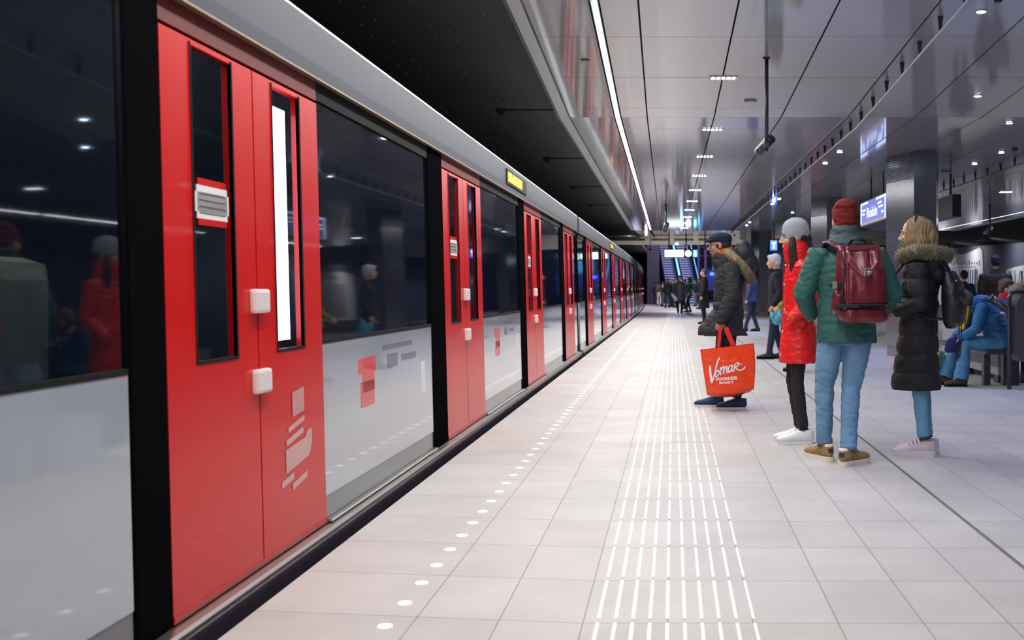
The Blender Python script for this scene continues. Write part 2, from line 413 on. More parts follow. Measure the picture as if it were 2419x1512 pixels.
# pillars: lozenge plan, louvres high on the slanted faces
def pillar(cx, y, where, top=None):
    r = empty('pillar', (cx, y, 0), label='metal-clad platform pillar %s' % where, cat='pillar', group='platform pillars')
    zt = (top or ceil_z(y)) - .004
    plan = [(-.47, 0), (-.19, -1.05), (.19, -1.05), (.47, 0), (.19, 1.05), (-.19, 1.05)]
    sh = lambda k, d=0: [(x * k, yy * (1 - (1 - k) * .5) + d) for x, yy in plan]
    bm = B(); prism(bm, sh(.97), 0, .17); obj('plinth', bm, M['skirt'], r)
    seams = [.175, .76, 1.52, 2.265, 3.095]
    bm = B()
    for a, c in zip(seams, seams[1:]): prism(bm, sh(1.), a + .004, c - .004)
    prism(bm, sh(.985), .17, zt)
    obj('cladding', bm, M['pillarmetal'], r)
    bm = B(); n = 15; z0, z1 = 3.1, zt
    for side in (-1, 1):
        for i in range(n):
            z = z0 + (z1 - z0) * i / n
            for (ax, ay), (bx, by) in (((side * .47, 0), (side * .19, -1.05)), ((side * .47, 0), (side * .19, 1.05))):
                p = [(ax, ay, z), (bx, by, z), (bx, by, z + .012), (ax, ay, z + .012)]
                q = [(ax * .96, ay * .96, z + .02), (bx * .96, by * .96, z + .02), (bx * .96, by * .96, z + .03), (ax * .96, ay * .96, z + .03)]
                P = [bm.verts.new(v) for v in p]; Q = [bm.verts.new(v) for v in q]
                bm.faces.new(P); bm.faces.new(Q[::-1])
                for k in range(4): bm.faces.new((P[k], Q[k], Q[(k + 1) % 4], P[(k + 1) % 4]))
    obj('louvre', bm, mat('louvre_metal', (.07, .066, .07), .3, .8), r)
    bm = B()
    for yy in (-1.05, 1.05): box(bm, -.192, .192, yy - .006 if yy < 0 else yy - .004, yy + .004 if yy < 0 else yy + .006, 3.1, zt)
    obj('end_plate', bm, M['pillarmetal'], r)
    bm = B()
    prism(bm, sh(.975), 3.095, zt); obj('louvre_backing', bm, mat('louvre_dark', (.012, .012, .013), .5, .2), r)
for cx, y, w, t in [(4.30, 20.45, 'beside the woman in the long black coat', None), (4.14, 30.3, 'behind the man in the red beanie', None), (4.12, 40.9, 'left behind the grey beanie, third from the right', None),
                    (3.95, 51, 'behind the white-haired man', None), (3.92, 59, 'right of the man in the flat cap, farthest', None), (4.3, 10.3, 'outside the view to the right', None)]:
    if y < 11: continue
    pillar(cx, y, w, t)

# hanging cable rails with tapered brackets
def rail(x, y0, y1, label):
    r = empty('ceiling_rail', (x + drift(y0), y0, ceil_z(y0)), label=label, cat='rail')
    bm = B(); ys_ = [y0, YK, y1] if y0 < YK else [y0, y1]
    L = [(x + drift(y) - r.location.x, y - y0, ceil_z(y) - .14 - r.location.z) for y in ys_]
    tube(bm, L, .011, 8, round_=False); obj('tube', bm, M['trim'] if x < 4 else M['steel'], r, True)
    first = None; y = 5.6 - 1.757 * 0.5 * 3
    while y < y1 - .2:
        y += .8785
        if y < y0 + .05: continue
        if first is None:
            bm = B(); A = [bm.verts.new((q, w, 0)) for q, w in ((-.026, -.012), (.026, -.012), (.026, .012), (-.026, .012))]
            D = [bm.verts.new((q, w, -.14)) for q, w in ((-.010, -.010), (.010, -.010), (.010, .010), (-.010, .010))]
            for k in range(4): bm.faces.new((A[k], A[(k + 1) % 4], D[(k + 1) % 4], D[k]))
            bm.faces.new(A); bm.faces.new(D[::-1]); first = o = obj('bracket', bm, M['steel'], r)
        else:
            o = first.copy(); COL.objects.link(o)
        o.location = (x + drift(y) - r.location.x, y - y0, ceil_z(y) - r.location.z)
rail(2.52, 4.2, 46, 'long thin rail hung under the ceiling on tapered brackets, left of the pillars')
rail(6.2, 14, 46, 'long thin rail hung under the ceiling on tapered brackets, right of the pillars')

# ceiling fittings
bm = B(); cyl(bm, (0, 0, -.002), .050, .012, 24); prop(obj('speaker_grille', bm, M['dark'], loc=(-.975, 12.52, ceil_z(12.52))), 'small round black grille in the ceiling left of the line light', 'speaker')
bm = B(); cyl(bm, (0, 0, -.006), .085, .02, 28, .075); prop(obj('ceiling_cover', bm, mat('cover_grey', (.42, .43, .45), .4), loc=(.99, 14.6, ceil_z(14.6))), 'flat pale round ceiling cover left of the hanging camera', 'ceiling cover')
bm = B(); cyl(bm, (0, 0, -.014), .11, .032, 28, .1); prop(obj('ceiling_cover', bm, mat('cover_mid', (.22, .22, .24), .4), loc=(5.48, 22.8, ceil_z(22.8))), 'round grey ceiling cover right of the louvred pillar', 'ceiling cover')
def detector(x, y, lab):
    r = empty('smoke_detector', (x, y, ceil_z(y)), label=lab, cat='smoke detector')
    bm = B(); cyl(bm, (0, 0, -.008), .05, .02, 20); obj('base', bm, M['steel'], r)
    bm = B(); cyl(bm, (0, 0, -.035), .032, .035, 20, .045); obj('sensor', bm, M['dark'], r)
detector(2.93, 10.25, 'dark smoke detector at the top edge of the picture above a downlight')
detector(5.74, 19.1, 'dark smoke detector beside the right-hand downlight pair')

def cctv(x, y, drop, yaw, lab, s=1., shell=None):
    r = empty('security_camera', (x, y, ceil_z(y)), label=lab, cat='security camera')
    bm = B(); cyl(bm, (0, 0, -.005), .052 * s, .012, 24); cyl(bm, (0, 0, -.012), .03 * s, .02, 24); obj('flange', bm, M['steel'], r)
    bm = B(); tube(bm, [(0, 0, 0), (0, 0, -drop)], .0255 * s, 16, round_=False); obj('pole', bm, M['steel'], r, True)
    bm = B(); box(bm, -.03, .028, -.03, .05, -drop - .02, -drop + .05, .006); box(bm, -.10 * s, .02, .02, .05, -drop - .05, -drop - .015, .005); obj('bracket', bm, M['steel'], r)
    rot = Matrix.Translation((0, .09, -drop + .035)) @ Matrix.Rotation(yaw, 4, 'Z') @ Matrix.Rotation(R(-32), 4, 'X') @ Matrix.Scale(s, 4)
    h = bpy.data.objects.new('housing', None)
    bm = B(); tube(bm, [(0, -.14, 0), (0, .16, 0)], .062, 20, round_=False); bm.transform(rot); hs = obj('housing', bm, M['dark'], r, True)
    bm = B(); 
    for sgn in (0,):
        tube(bm, [(0, -.13, .012), (0, .19, .012)], (.068, .058), 20, round_=False)
    for v in list(bm.verts):
        if v.co.z < -.02: v.co.z = -.02
    bm.transform(rot); obj('sun_shield', bm, mat('camera_shell', (.35, .35, .37), .4), r, True)
    bm = B(); cyl(bm, (0, .165, 0), .045, .02, 20, axis='y'); bm.transform(rot); obj('lens', bm, M['black'], r)
    bpy.data.objects.remove(h)
cctv(1.02, 12.43, .97, R(38), 'security camera on a long pole under the ceiling, in front of the rail', .8)
cctv(-.216, 32.2, .66, R(10), 'dark security camera on a pole left of the white hanging sign', 1.1)
cctv(9.0, 32.3, .75, R(120), 'security camera on a pole above the far track, right of the pillar', 1.)

# dome camera on a white stem, small end lamp, thin arms over the track
r = empty('dome_camera', (-1.06, 52, ceil_z(52)), label='white dome camera on a long stem before the slotted beam', cat='security camera')
bm = B(); tube(bm, [(0, 0, 0), (0, 0, -.62)], .02, 10, round_=False); obj('stem', bm, M['offwhite'], r, True)
bm = B(); cyl(bm, (0, 0, -.65), .09, .1, 20, .06); obj('cap', bm, M['white'], r)
bm = B(); ell(bm, (0, 0, -.72), (.075, .075, .075)); obj('dome', bm, M['black'], r, True)
r = empty('end_lamp', (-1.13, 46.8, 3.38), label='small upright white lamp at the far end of the ceiling edge', cat='lamp')
bm = B(); box(bm, -.05, .05, -.03, .03, 0, .28, .01); obj('housing', bm, M['steel'], r)
bm = B(); box(bm, -.04, .04, -.045, -.028, .01, .27, .01); obj('diffuser', bm, lampmat('endlamp', (.7, .9, 1), 14), r)
for i, y in enumerate((15.64, 21.5, 27.5, 33.5)):
    z = ceil_z(y) + .1; x0 = -1.6 + drift(y)
    r = empty('track_sensor', (x0, y, z), label='thin black arm with a sensor head reaching over the track, %s' % ['nearest', 'second', 'third', 'farthest'][i], cat='sensor', group='sensor arms over the track')
    bm = B(); tube(bm, [(0, 0, 0), (-.72, 0, 0)], .012, 8, round_=False); obj('arm', bm, M['black'], r)
    bm = B(); box(bm, -.84, -.70, -.05, .05, -.05, .02, .01); cyl(bm, (-.77, 0, -.065), .03, .04, 14); obj('head', bm, M['steel'], r)

# hanging sign with clock and exit pictogram
r = empty('hanging_sign', (.22, 54, 0), label='bright white hanging sign with clock before the escalators', cat='sign')
for X in (-.43, .38, 1.28):
    bm = B(); tube(bm, [(X, 0, 3.02), (X, 0, ceil_z(54))], .03, 10, round_=False); obj('pole', bm, M['steel'], r)
bm = B(); box(bm, -.67, .93, -.05, .05, 2.64, 3.05, .015); obj('casing', bm, mat('sign_blue', (.01, .02, .12), .4), r)
bm = B(); box(bm, -.64, .27, -.062, -.045, 2.68, 3.02, .02); obj('sign_face', bm, lampmat('sign_white', (.8, .93, 1), 1.25), r)
bm = B(); box(bm, .30, .66, -.058, -.05, 2.67, 3.03); obj('clock_surround', bm, mat('clock_red', (.28, .0, .03), .4), r)
bm = B(); cyl(bm, (.48, -.064, 2.85), .155, .012, 32, axis='y'); c = obj('clock_face', bm, lampmat('clock_white', (1, .98, .98), 1.6), r)
bm = B(); box(bm, .475, .485, -.075, -.072, 2.85, 2.96); box(bm, .41, .485, -.075, -.072, 2.845, 2.855); obj('clock_hands', bm, M['black'], c)
bm = B(); box(bm, .70, .92, -.062, -.05, 2.68, 3.02, .02); e = obj('exit_panel', bm, lampmat('exit_cyan', (.03, .62, .72), .9), r)
bm = B(); cyl(bm, (.81, -.066, 2.93), .05, .01, 20, axis='y'); ell(bm, (.81, -.066, 2.79), (.065, .006, .08)); obj('pictogram', bm, lampmat('exit_white', (.8, 1, 1), 1.6), e)

# station display by the first pillar
r = empty('platform_display', (4.12, 22.4, 0), R(0), 'lit blue-white departure screen left of the louvred pillar', 'display screen')
bm = B(); box(bm, .03, .22, -.3, 2.75, 2.55, 3.1, .01); box(bm, .10, .13, .5, .53, 3.1, HC); box(bm, .10, .13, 1.9, 1.93, 3.1, HC); obj('casing', bm, M['dark'], r)
bm = B(); box(bm, .02, .031, -.25, 2.70, 2.58, 3.07); s = obj('screen', bm, lampmat('screen_blue', (.12, .15, .50), .9), r)
bm = B()
for a in ((.012, .02, -.24, -.19, 2.6, 3.06), (.012, .02, 2.6, 2.66, 2.6, 3.06), (.012, .02, -.2, .75, 3.02, 3.06), (.012, .02, 1.8, 2.6, 3.02, 3.06)): box(bm, *a)
for a in ((0.2, .6, 2.92, 2.95), (0.05, .5, 2.84, 2.87), (2.1, 2.45, 2.88, 2.91), (2.2, 2.5, 2.8, 2.83), (.0, .2, 2.72, 2.76)): box(bm, .012, .02, *a)
obj('frame_line', bm, lampmat('screen_white', (.65, .8, 1), 1.6), s)
text_mesh('Rokin', .30, Matrix.Translation((.010, 1.25, 2.80)) @ Matrix.Rotation(R(-90), 4, 'Z') @ Matrix.Rotation(R(90), 4, 'X') @ Matrix.Diagonal((1.8, 1, 1, 1)), lampmat('screen_text', (.75, .8, 1), .9), s, 'lettering', .004)
bm = B(); box(bm, .012, .02, -.2, 2.62, 2.585, 2.63); obj('lower_band', bm, lampmat('screen_sand', (.55, .48, .36), .45), s)
r = empty('platform_display', (5.65, 23, 0), 0, 'black back of a hanging departure screen right of the louvred pillar', 'display screen')
bm = B(); box(bm, 0, .18, 0, 2.9, 2.66, 3.12, .01); obj('casing', bm, mat('display_back', (.012, .015, .03), .35), r)
for q in (.5, 2.2):
    bm = B(); box(bm, .07, .11, q, q + .04, 3.12, HC); obj('hanger', bm, M['dark'], r)
r = empty('small_hanging_sign', (3.45, 40.2, 0), 0, 'small blue lit sign with a white arrow above the white-haired man', 'sign')
bm = B(); box(bm, -.0, .55, 0, .25, 2.5, 2.95, .01); box(bm, .1, .14, .1, .14, 2.95, HC); obj('casing', bm, M['dark'], r)
bm = B(); box(bm, -.02, .22, -.014, -.002, 2.55, 2.9); s = obj('sign_face', bm, lampmat('arrow_blue', (.06, .2, .9), 1.6), r)
bm = B(); plate(bm, [(.03, 2.83), (.17, 2.83), (.12, 2.72), (.12, 2.62), (.08, 2.62), (.08, 2.72)], -.022, -.016); obj('pictogram', bm, lampmat('arrow_white', (.8, .9, 1), 4), s)

# slotted beam at the end of the platform ceiling
bm = B(); YB = 62
pts = [(-3.7, 3.58), (-3.7, 4.0), (-2.0, 4.1), (-1.8, 4.35), (12, 4.35), (12, 3.58)]
plate(bm, pts, YB, YB + .5)
o = obj('trim_6', bm, M['beam']); prop(o, kind='structure')
bm = B()
for a, c in ((-2.6, -1.55), (-1.2, -.25), (.02, 1.09), (1.36, 2.4)): box(bm, a, c, YB - .01, YB + .02, 3.79, 3.92)
prop(obj('trim_7', bm, M['black']), kind='structure')

for x, y, w in ((-2.2, 56, 'leftmost of the lamps before the slotted beam'), (.2, 57, 'middle one of the lamps before the slotted beam'), (3.0, 56, 'rightmost of the lamps before the slotted beam')):  # lamps added to brighten the face of the slotted beam
    z = ceil_z(y); r = empty('added_beam_lamp', (x, y, z), 0, 'added small ceiling lamp, ' + w, 'ceiling light', 'added lamps before the slotted beam')
    bm = B(); cyl(bm, (0, 0, -.02), .07, .04, 20); obj('housing', bm, M['offwhite'], r)
    arealight('lamp', (0, .1, -.06), .15, .15, 34, (1, .93, .86), (R(60), 0, 0), r)
# ------------------------------------------------------------------ the metro train
def sx(z, d=0.): return -1.70 - .026 * (z - .07) + d     # its side leans inwards a little
def sbox(bm, d0, d1, y0, y1, z0, z1, bev=0, mi=0):      # a box lying on the leaning side; d = distance out from the skin
    return box(bm, d0, d1, y0, y1, z0, z1, bev, mi, fn=lambda x, y, z: (sx(z, x), y, z)) if not bev else _sb(bm, d0, d1, y0, y1, z0, z1, bev, mi)
def _sb(bm, d0, d1, y0, y1, z0, z1, bev, mi):
    t = bmesh.new(); box(t, d0, d1, y0, y1, z0, z1, bev, mi)
    for v in t.verts: v.co.x = sx(v.co.z, v.co.x)
    me = bpy.data.meshes.new('x'); t.to_mesh(me); t.free(); bm.from_mesh(me); bpy.data.meshes.remove(me)
train = empty('metro_train', (0, 0, 0), label='red and grey metro train standing along the left platform edge', cat='train')
def put(o, y):
    o.location = (bend(0, y), y, 0); o.rotation_euler = (0, 0, math.atan((y - 40) / 1900) if y > 40 else 0); return o
DL = 1.70
def make_door(strip=0, sticker=True, graphic=False):
    bm = B(); zt, zb = 2.12, .09
    wins = [(.25, .62), (1.08, 1.43)]
    for a, c in ((0, .843), (.857, DL)):
        w = wins[0] if a == 0 else wins[1]
        sbox(bm, -.03, .006, a, w[0], zb, zt); sbox(bm, -.03, .006, w[1], c, zb, zt)
        sbox(bm, -.03, .006, w[0], w[1], zb, .95); sbox(bm, -.03, .006, w[0], w[1], 2.10, zt)
    sbox(bm, -.035, -.012, .84, .86, zb, zt, 0, 1)
    d = obj('door', bm, [M['trainred'], M['rubber']], train)
    for a, c in wins:
        bm = B(); quad(bm, [(sx(.95, -.010), a, .95), (sx(.95, -.010), c, .95), (sx(2.10, -.010), c, 2.10), (sx(2.10, -.010), a, 2.10)]); obj('window_pane', bm, M['doorglass'], d)
    bm = B()
    for a, c in wins:
        g = .012
        sbox(bm, -.008, .009, a - g, a, .94, 2.11); sbox(bm, -.008, .009, c, c + g, .94, 2.11); sbox(bm, -.008, .009, a, c, .94, .952)
    obj('window_seal', bm, M['rubber'], d)
    bm = B(); sbox(bm, -.03, .004, -.005, DL + .005, 2.135, 2.24); obj('header', bm, mat('train_dark_red', (.14, .004, .004), .5, 0, .0, spec=.2), d)
    bm = B(); sbox(bm, -.02, .010, 0, DL, .075, .10); obj('bottom_band', bm, mat('train_red_band', (.45, .01, .01), .4), d)
    for z in (1.165, .835):
        bm = B(); sbox(bm, .0, .035, .77, .93, z - .05, z + .05, .014); obj('door_button', bm, M['button'], d)
    if sticker:
        bm = B(); sbox(bm, -.007, -.003, .30, .58, 1.475, 1.60, .0); sbox(bm, -.007, -.003, .285, .595, 1.50, 1.575)
        s = obj('notice_sticker', bm, mat('sticker_white', (.85, .80, .80), .5), d)
        bm = B(); sbox(bm, -.0072, -.0025, .31, .57, 1.60, 1.625); sbox(bm, -.0072, -.0025, .31, .57, 1.452, 1.476); obj('notice_band', bm, M['trainred'], d)
        bm = B()
        for k in range(4): sbox(bm, -.003, -.0018, .32, .56, 1.495 + .024 * k, 1.499 + .024 * k)
        obj('notice_line', bm, mat('ink', (.12, .10, .12), .6), d)
    if strip:
        a, c = (1.09, 1.36) if strip == 1 else (.30, .50)
        bm = B(); sbox(bm, -.06, -.035, a, c, .985, 2.03); obj('bright_strip', bm, lampmat('strip_white', (.9, .95, 1), 7), d)  # emissive white bar behind the pane, for a bright streak in the window
    if graphic:
        bm = B()
        def blob(y, z, ry, rz): 
            n = 20; quadpts = [(y + ry * math.cos(t * 2 * math.pi / n), z + rz * math.sin(t * 2 * math.pi / n)) for t in range(n)]
            f = bm.faces.new([bm.verts.new((sx(q[1], .008), q[0], q[1])) for q in quadpts])
        def poly(*p): bm.faces.new([bm.verts.new((sx(q[1], .008), q[0], q[1])) for q in p])
        poly((1.24, .640), (1.40, .655), (1.40, .765), (1.24, .750)); poly((1.18, .575), (1.40, .610), (1.40, .635), (1.18, .600)); poly((1.15, .520), (1.38, .555), (1.38, .582), (1.15, .547))
        poly((1.14, .40), (1.46, .44), (1.50, .50), (1.50, .56), (1.44, .56), (1.40, .53), (1.14, .505)); poly((1.08, .345), (1.24, .365), (1.24, .395), (1.08, .375)); poly((1.22, .315), (1.42, .345), (1.42, .375), (1.22, .345))
        obj('door_decal', bm, mat('decal_grey_red', (.62, .30, .28), .4, coat=.5), d, fix=False)
    return d
def door_at(y, proto): 
    o = proto if not proto.get('_used') else copy_tree(proto, train)
    proto['_used'] = 1; put(o, y); return o
proto_a = make_door(1, True, True); proto_n = make_door(0, True); proto_b = make_door(2, False)
def window_bay(y, ln, decal=False):
    bm = B(); quad(bm, [(sx(.965, -.010), 0, .965), (sx(.965, -.010), ln, .965), (sx(2.14, -.010), ln, 2.14), (sx(2.14, -.010), 0, 2.14)]); w = obj('side_window', bm, M['winglass'], train)
    bm = B(); sbox(bm, -.03, .004, 0, ln, 2.14, 2.24); obj('window_seal', bm, M['rubber'], w)
    bm = B(); sbox(bm, -.03, .004, 0, ln, .945, .965); obj('window_seal', bm, M['rubber'], w)
    put(w, y)
    bm = B(); sbox(bm, -.03, .002, 0, ln, .20, .945); p = obj('side_panel', bm, M['traingrey'], train)
    bm = B(); sbox(bm, -.03, -.002, 0, ln, .09, .20); obj('lower_band', bm, mat('train_band', (.10, .11, .14), .35, 0, .6), p)
    bm = B(); box(bm, -1.72, -1.672, 0, ln, .075, .088); obj('sill_rail', bm, M['alu'], p)
    if decal:
        L = ln
        bm = B()
        sbox(bm, .002, .0032, .62, .98, .745, .83); sbox(bm, .002, .0032, .66, .94, .56, .70); sbox(bm, .002, .0032, .70, .95, .64, .745)
        obj('operator_mark', bm, mat('mark_red', (.75, .06, .05), .4, coat=.5), p)
        bm = B()
        for a in ((1.15, 1.9, .85, .88), (1.25, 1.5, .74, .82), (1.6, 2.0, .76, .80)): sbox(bm, .002, .003, *a)
        obj('lettering_mark', bm, mat('mark_grey', (.14, .17, .22), .4, coat=.5), p)
        bm = B(); sbox(bm, .002, .003, 2.15, 2.27, .50, .72, 0); obj('white_sticker', bm, mat('sticker_pale', (.75, .77, .84), .4), p)
    put(p, y)
def post(y, ln):
    bm = B(); sbox(bm, -.03, .008, 0, ln, .08, 2.24); put(obj('black_post', bm, mat('train_black', (.005, .005, .006), .7, spec=.0), train), y)
window_bay(-.6, 1.3); post(.72, .5)                    # the car's stretch beside and behind the camera
window_bay(1.25, 2.33); post(3.60, .24)
joints = []
PER = 4.7; first = 3.85; n = 0; y = first
while y < 104:
    c = n % 4
    door_at(y, proto_a if n == 0 else (proto_b if n in (3, 4) else proto_n))
    e = y + DL
    if c < 3:
        window_bay(e + .01, 2.5, n < 2); post(e + 2.52, .47)
    else:
        window_bay(e + .01, .55); post(e + .57, .12); joints.append(e + .70)
        window_bay(e + 1.12, 1.30); post(e + 2.43, .56)
    n += 1; y += PER
# long parts per car
starts = [-11] + [j + .40 for j in joints]; ends = joints + [None]
for ci, (a, c) in enumerate(zip(starts, ends)):
    if c is None: break
    ysg = [a] + [q for q in range(int(a) + 2, int(c), 3)] + [c]
    def strip(name, prof, m, smooth=False):
        bm = B(); P = []
        for yy in ysg: P.append([bm.verts.new((bend(x, yy), yy, z)) for x, z in prof])
        k_ = len(prof)
        for p, q in zip(P, P[1:]):
            for i in range(k_): bm.faces.new((p[i], p[(i + 1) % k_], q[(i + 1) % k_], q[i]))
        bm.faces.new(P[0]); bm.faces.new(P[-1][::-1])
        return obj(name, bm, m, train, smooth)
    strip('roof_fascia', [(sx(2.24, .03), 2.235), (sx(2.3, .034), 2.30), (sx(2.45, .034), 2.50), (-1.86, 2.500), (-1.80, 2.235)], M['fascia'])
    strip('roof_gutter', [(sx(2.5, .036), 2.498), (sx(2.5, .034), 2.510), (sx(2.5, -.03), 2.522), (sx(2.5, -.03), 2.498)], mat('gutter_highlight', (.85, .88, .92), .3))  # pale colour paints in the highlight along the fascia's top edge
    strip('fascia_trim', [(sx(2.24, .034), 2.228), (sx(2.24, .034), 2.238), (sx(2.24, .0), 2.238), (sx(2.24, .0), 2.228)], mat('brown_trim', (.33, .24, .15), .4, .6))
    strip('roof', [(-1.80, 2.49), (-2.1, 2.62), (-4.2, 2.62), (-4.5, 2.4), (-4.5, 2.3), (-1.80, 2.3)], M['black'])
    strip('far_side', [(-4.45, .0), (-4.5, 0.), (-4.5, 2.4), (-4.45, 2.4)], mat('interior_dark', (.03, .04, .07), .4))
    strip('car_floor', [(-1.74, -.1), (-1.74, .05), (-4.45, .05), (-4.45, -.1)], mat('interior_floor', (.05, .06, .08), .5))
    strip('step_board', [(-1.70, .03), (-1.705, .068), (-1.650, .066), (-1.640, .055), (-1.645, .03)], M['alu'])
    strip('step_front', [(-1.71, -.06), (-1.71, .03), (-1.642, .03), (-1.640, -.06)], mat('step_violet', (.10, .09, .13), .25, .6))
    strip('underframe', [(-1.75, -1.0), (-1.75, -.05), (-4.4, -.05), (-4.4, -1.0)], M['tunnel'])
    if ci: 
        bm = B(); yy = a - .40
        box(bm, -4.3, -1.80, 0, .4, -.1, 2.45); put(obj('gangway', bm, M['rubber'], train), yy)
# orange destination displays in the fascia
def display(y):
    bm = B(); sbox(bm, .03, .045, 0, 1.55, 2.30, 2.455); d = obj('destination_display', bm, mat('display_frame', (.03, .028, .026), .6, spec=.1), train)
    bm = B(); rr = random.Random(int(y * 10)); q = .06
    while q < 1.1:
        w = rr.choice((.03, .05, .07)); sbox(bm, .045, .05, q, q + w, 2.325, rr.choice((2.425, 2.43, 2.40))); q += w + .012
    obj('led_text', bm, lampmat('led_orange', (1, .38, .0), 1.1), d); put(d, y)
display(11.7); display(31)
# grey seat block built for the pale rounded shape in the nearest window
bm = B(); box(bm, -2.75, -1.98, 3.28, 3.64, .45, 1.315, .07); box(bm, -2.75, -1.98, 2.75, 3.3, .40, .52, .05)
obj('seat', bm, mat('seat_grey', (.75, .74, .66), .7), train)
l = bpy.data.lights.new('seat_fill', 'POINT'); l.energy = 13; l.color = (1, 1, .85); l.shadow_soft_size = .05  # unseen light added inside the car to brighten the grey seat
o = bpy.data.objects.new('seat_fill', l); COL.objects.link(o); o.location = (-1.86, 3.2, 2.15); o.parent = train

# ------------------------------------------------------------------ the hall with the escalators
HB = mat('hall_dark_blue', (.03, .035, .08), .5)
bm = B(); box(bm, -8, 18, 131.7, 132, -1.5, 12); prop(obj('wall_end', bm, HB), kind='structure')
bm = B(); box(bm, 13, 13.3, 88, 132, -1.5, 12); prop(obj('wall_side', bm, HB), kind='structure')
bm = B(); box(bm, -8, 18, 62.6, 132, 11.8, 12); prop(obj('ceiling.004', bm, M['tunnel']), kind='structure')
# purple slanting side wall of the stairwell
bm = B(); s = math.tan(R(30)); PW = mat('purple_cladding', (.045, .03, .11), .4, var=.3, vscale=1)
for x0, y0 in ((-1.05, 84),):
    P = [(y0, 0), (y0 + 16, 0), (y0 + 16, 9.3), (y0 + 8, 9.0), (y0, 4.6)]
    a = [bm.verts.new((x0 - .075 * (q - y0), q, z)) for q, z in P]; c = [bm.verts.new((x0 - .9 - .075 * (q - y0), q, z)) for q, z in P]
    bm.faces.new(a); bm.faces.new(c[::-1])
    for i in range(5): bm.faces.new((a[i], a[(i + 1) % 5], c[(i + 1) % 5], c[i]))
prop(obj('trim_8', bm, PW), kind='structure')
def escalator(x0, label, y0=88.5):
    r = empty('escalator', (x0, y0, 0), label=label, cat='escalator', group='escalators in the end hall')
    n = 62; run = .36; rise = .205; lean = -.105
    st = mat('escalator_step', (.04, .05, .16), .45)
    first = None
    for i in range(n):
        if first is None:
            bm = B(); box(bm, -.42, .42, 0, run, .03, rise + .0, .012)
            first = o = obj('step', bm, st, r)
            bm = B(); box(bm, -.42, .42, -.01, .02, rise - .105, rise + .004); obj('step_nose', bm, mat('step_nose', (.72, .70, .95), .4), o)
        else: o = copy_tree(first, r)
        o.location = (lean * i * run, i * run, i * rise)
    def side(xa, xb, z0, z1, m, name):
        bm = B(); L = n * run
        A = [bm.verts.new(p) for p in ((xa, -.6, z0), (xb, -.6, z0), (xb, -.6, z1), (xa, -.6, z1))]
        D = [bm.verts.new(p) for p in ((xa + lean * L, L, z0 + n * rise), (xb + lean * L, L, z0 + n * rise), (xb + lean * L, L, z1 + n * rise), (xa + lean * L, L, z1 + n * rise))]
        for k in range(4): bm.faces.new((A[k], A[(k + 1) % 4], D[(k + 1) % 4], D[k]))
        bm.faces.new(A); bm.faces.new(D[::-1]); return obj(name, bm, m, r)
    eb = mat('escalator_side', (.02, .06, .16), .3, .4)
    side(.46, .58, .0, 1.0, eb, 'balustrade'); side(-.58, -.46, .0, 1.0, eb, 'balustrade')
    side(.465, .575, 1.0, 1.08, M['rubber'], 'handrail'); side(-.575, -.465, 1.0, 1.08, M['rubber'], 'handrail')
    side(.43, .458, .10, .92, mat('glass_panel_blue', (.03, .10, .25), .15, .3), 'glass_panel')
    side(.60, .72, .05, .18, lampmat('cyan_line', (.3, .8, 1.), 5), 'light_line')
    side(.95, 1.02, .05, .15, lampmat('blue_line', (.05, .25, .7), 1.2), 'outer_light_line')
escalator(-.03, 'left escalator rising behind the white hanging sign'); escalator(1.36, 'right escalator rising behind the clock')
# lit glass front on the right of the hall
r = empty('glass_front', (2.3, 100, 0), label='blue-lit glazed front right of the escalators', cat='glass front')
bm = B()
for x in (0, .55, 1.1, 2.0, 2.9, 4.0): box(bm, x - .03, x + .03, -.1, .1, 0, 8)
for z in (0.1, 1.3, 2.9, 4.0, 4.75, 5.4): box(bm, 0, 4, -.1, .1, z, z + .06)
obj('frame', bm, mat('front_frame', (.02, .03, .08), .4), r)
bm = B(); box(bm, 1.1, 4, .02, .06, 1.36, 4.0); obj('lit_pane', bm, mat('pane_blue', (.05, .2, .4), .2, emit=(.03, .22, .42), estr=.8), r)
bm = B()
for x in (1.16, 1.7, 2.15, 2.6, 3.2, 3.6): box(bm, x, x + .3, -.02, .04, 4.15, 4.65)
obj('lit_opening', bm, lampmat('opening_white', (.4, .85, 1), 1.4), r)
bm = B(); box(bm, -.2, -.06, -.05, .05, 1.0, 7); box(bm, .40, .62, -.12, -.05, 1.0, 7.); obj('purple_tube', bm, lampmat('purple_tube', (.20, .02, .42), .16), r)
bm = B(); ell(bm, (1.0, -3, 2.4), (.22, .1, .16)); obj('blue_beacon', bm, lampmat('blue_beacon', (.03, .06, 1.), 4), r)
bm = B(); box(bm, .5, 4.2, -2.9, -.3, 1.0, 2.75); obj('blue_kiosk', bm, mat('kiosk_blue', (.01, .02, .12), .4, emit=(.0, .01, .20), estr=.25), r)
def point(loc, p, col, rad=.4, name='hall_fill'):
    l = bpy.data.lights.new(name, 'POINT'); l.energy = p; l.color = col; l.shadow_soft_size = rad
    o = bpy.data.objects.new(name, l); COL.objects.link(o); o.location = loc
point((0, 68, 7), 900, (1, .97, .95)); point((1.5, 76, 8), 700, (.95, .95, 1)); point((.5, 86, 7.5), 700, (.5, .45, 1)); point((-3.2, 80, 5.8), 60, (.5, .25, 1)); point((3.5, 92, 8), 300, (.3, .5, 1)); point((1, 98, 9), 400, (.6, .5, 1))  # unseen point lights added to brighten the crowd and colour the hall

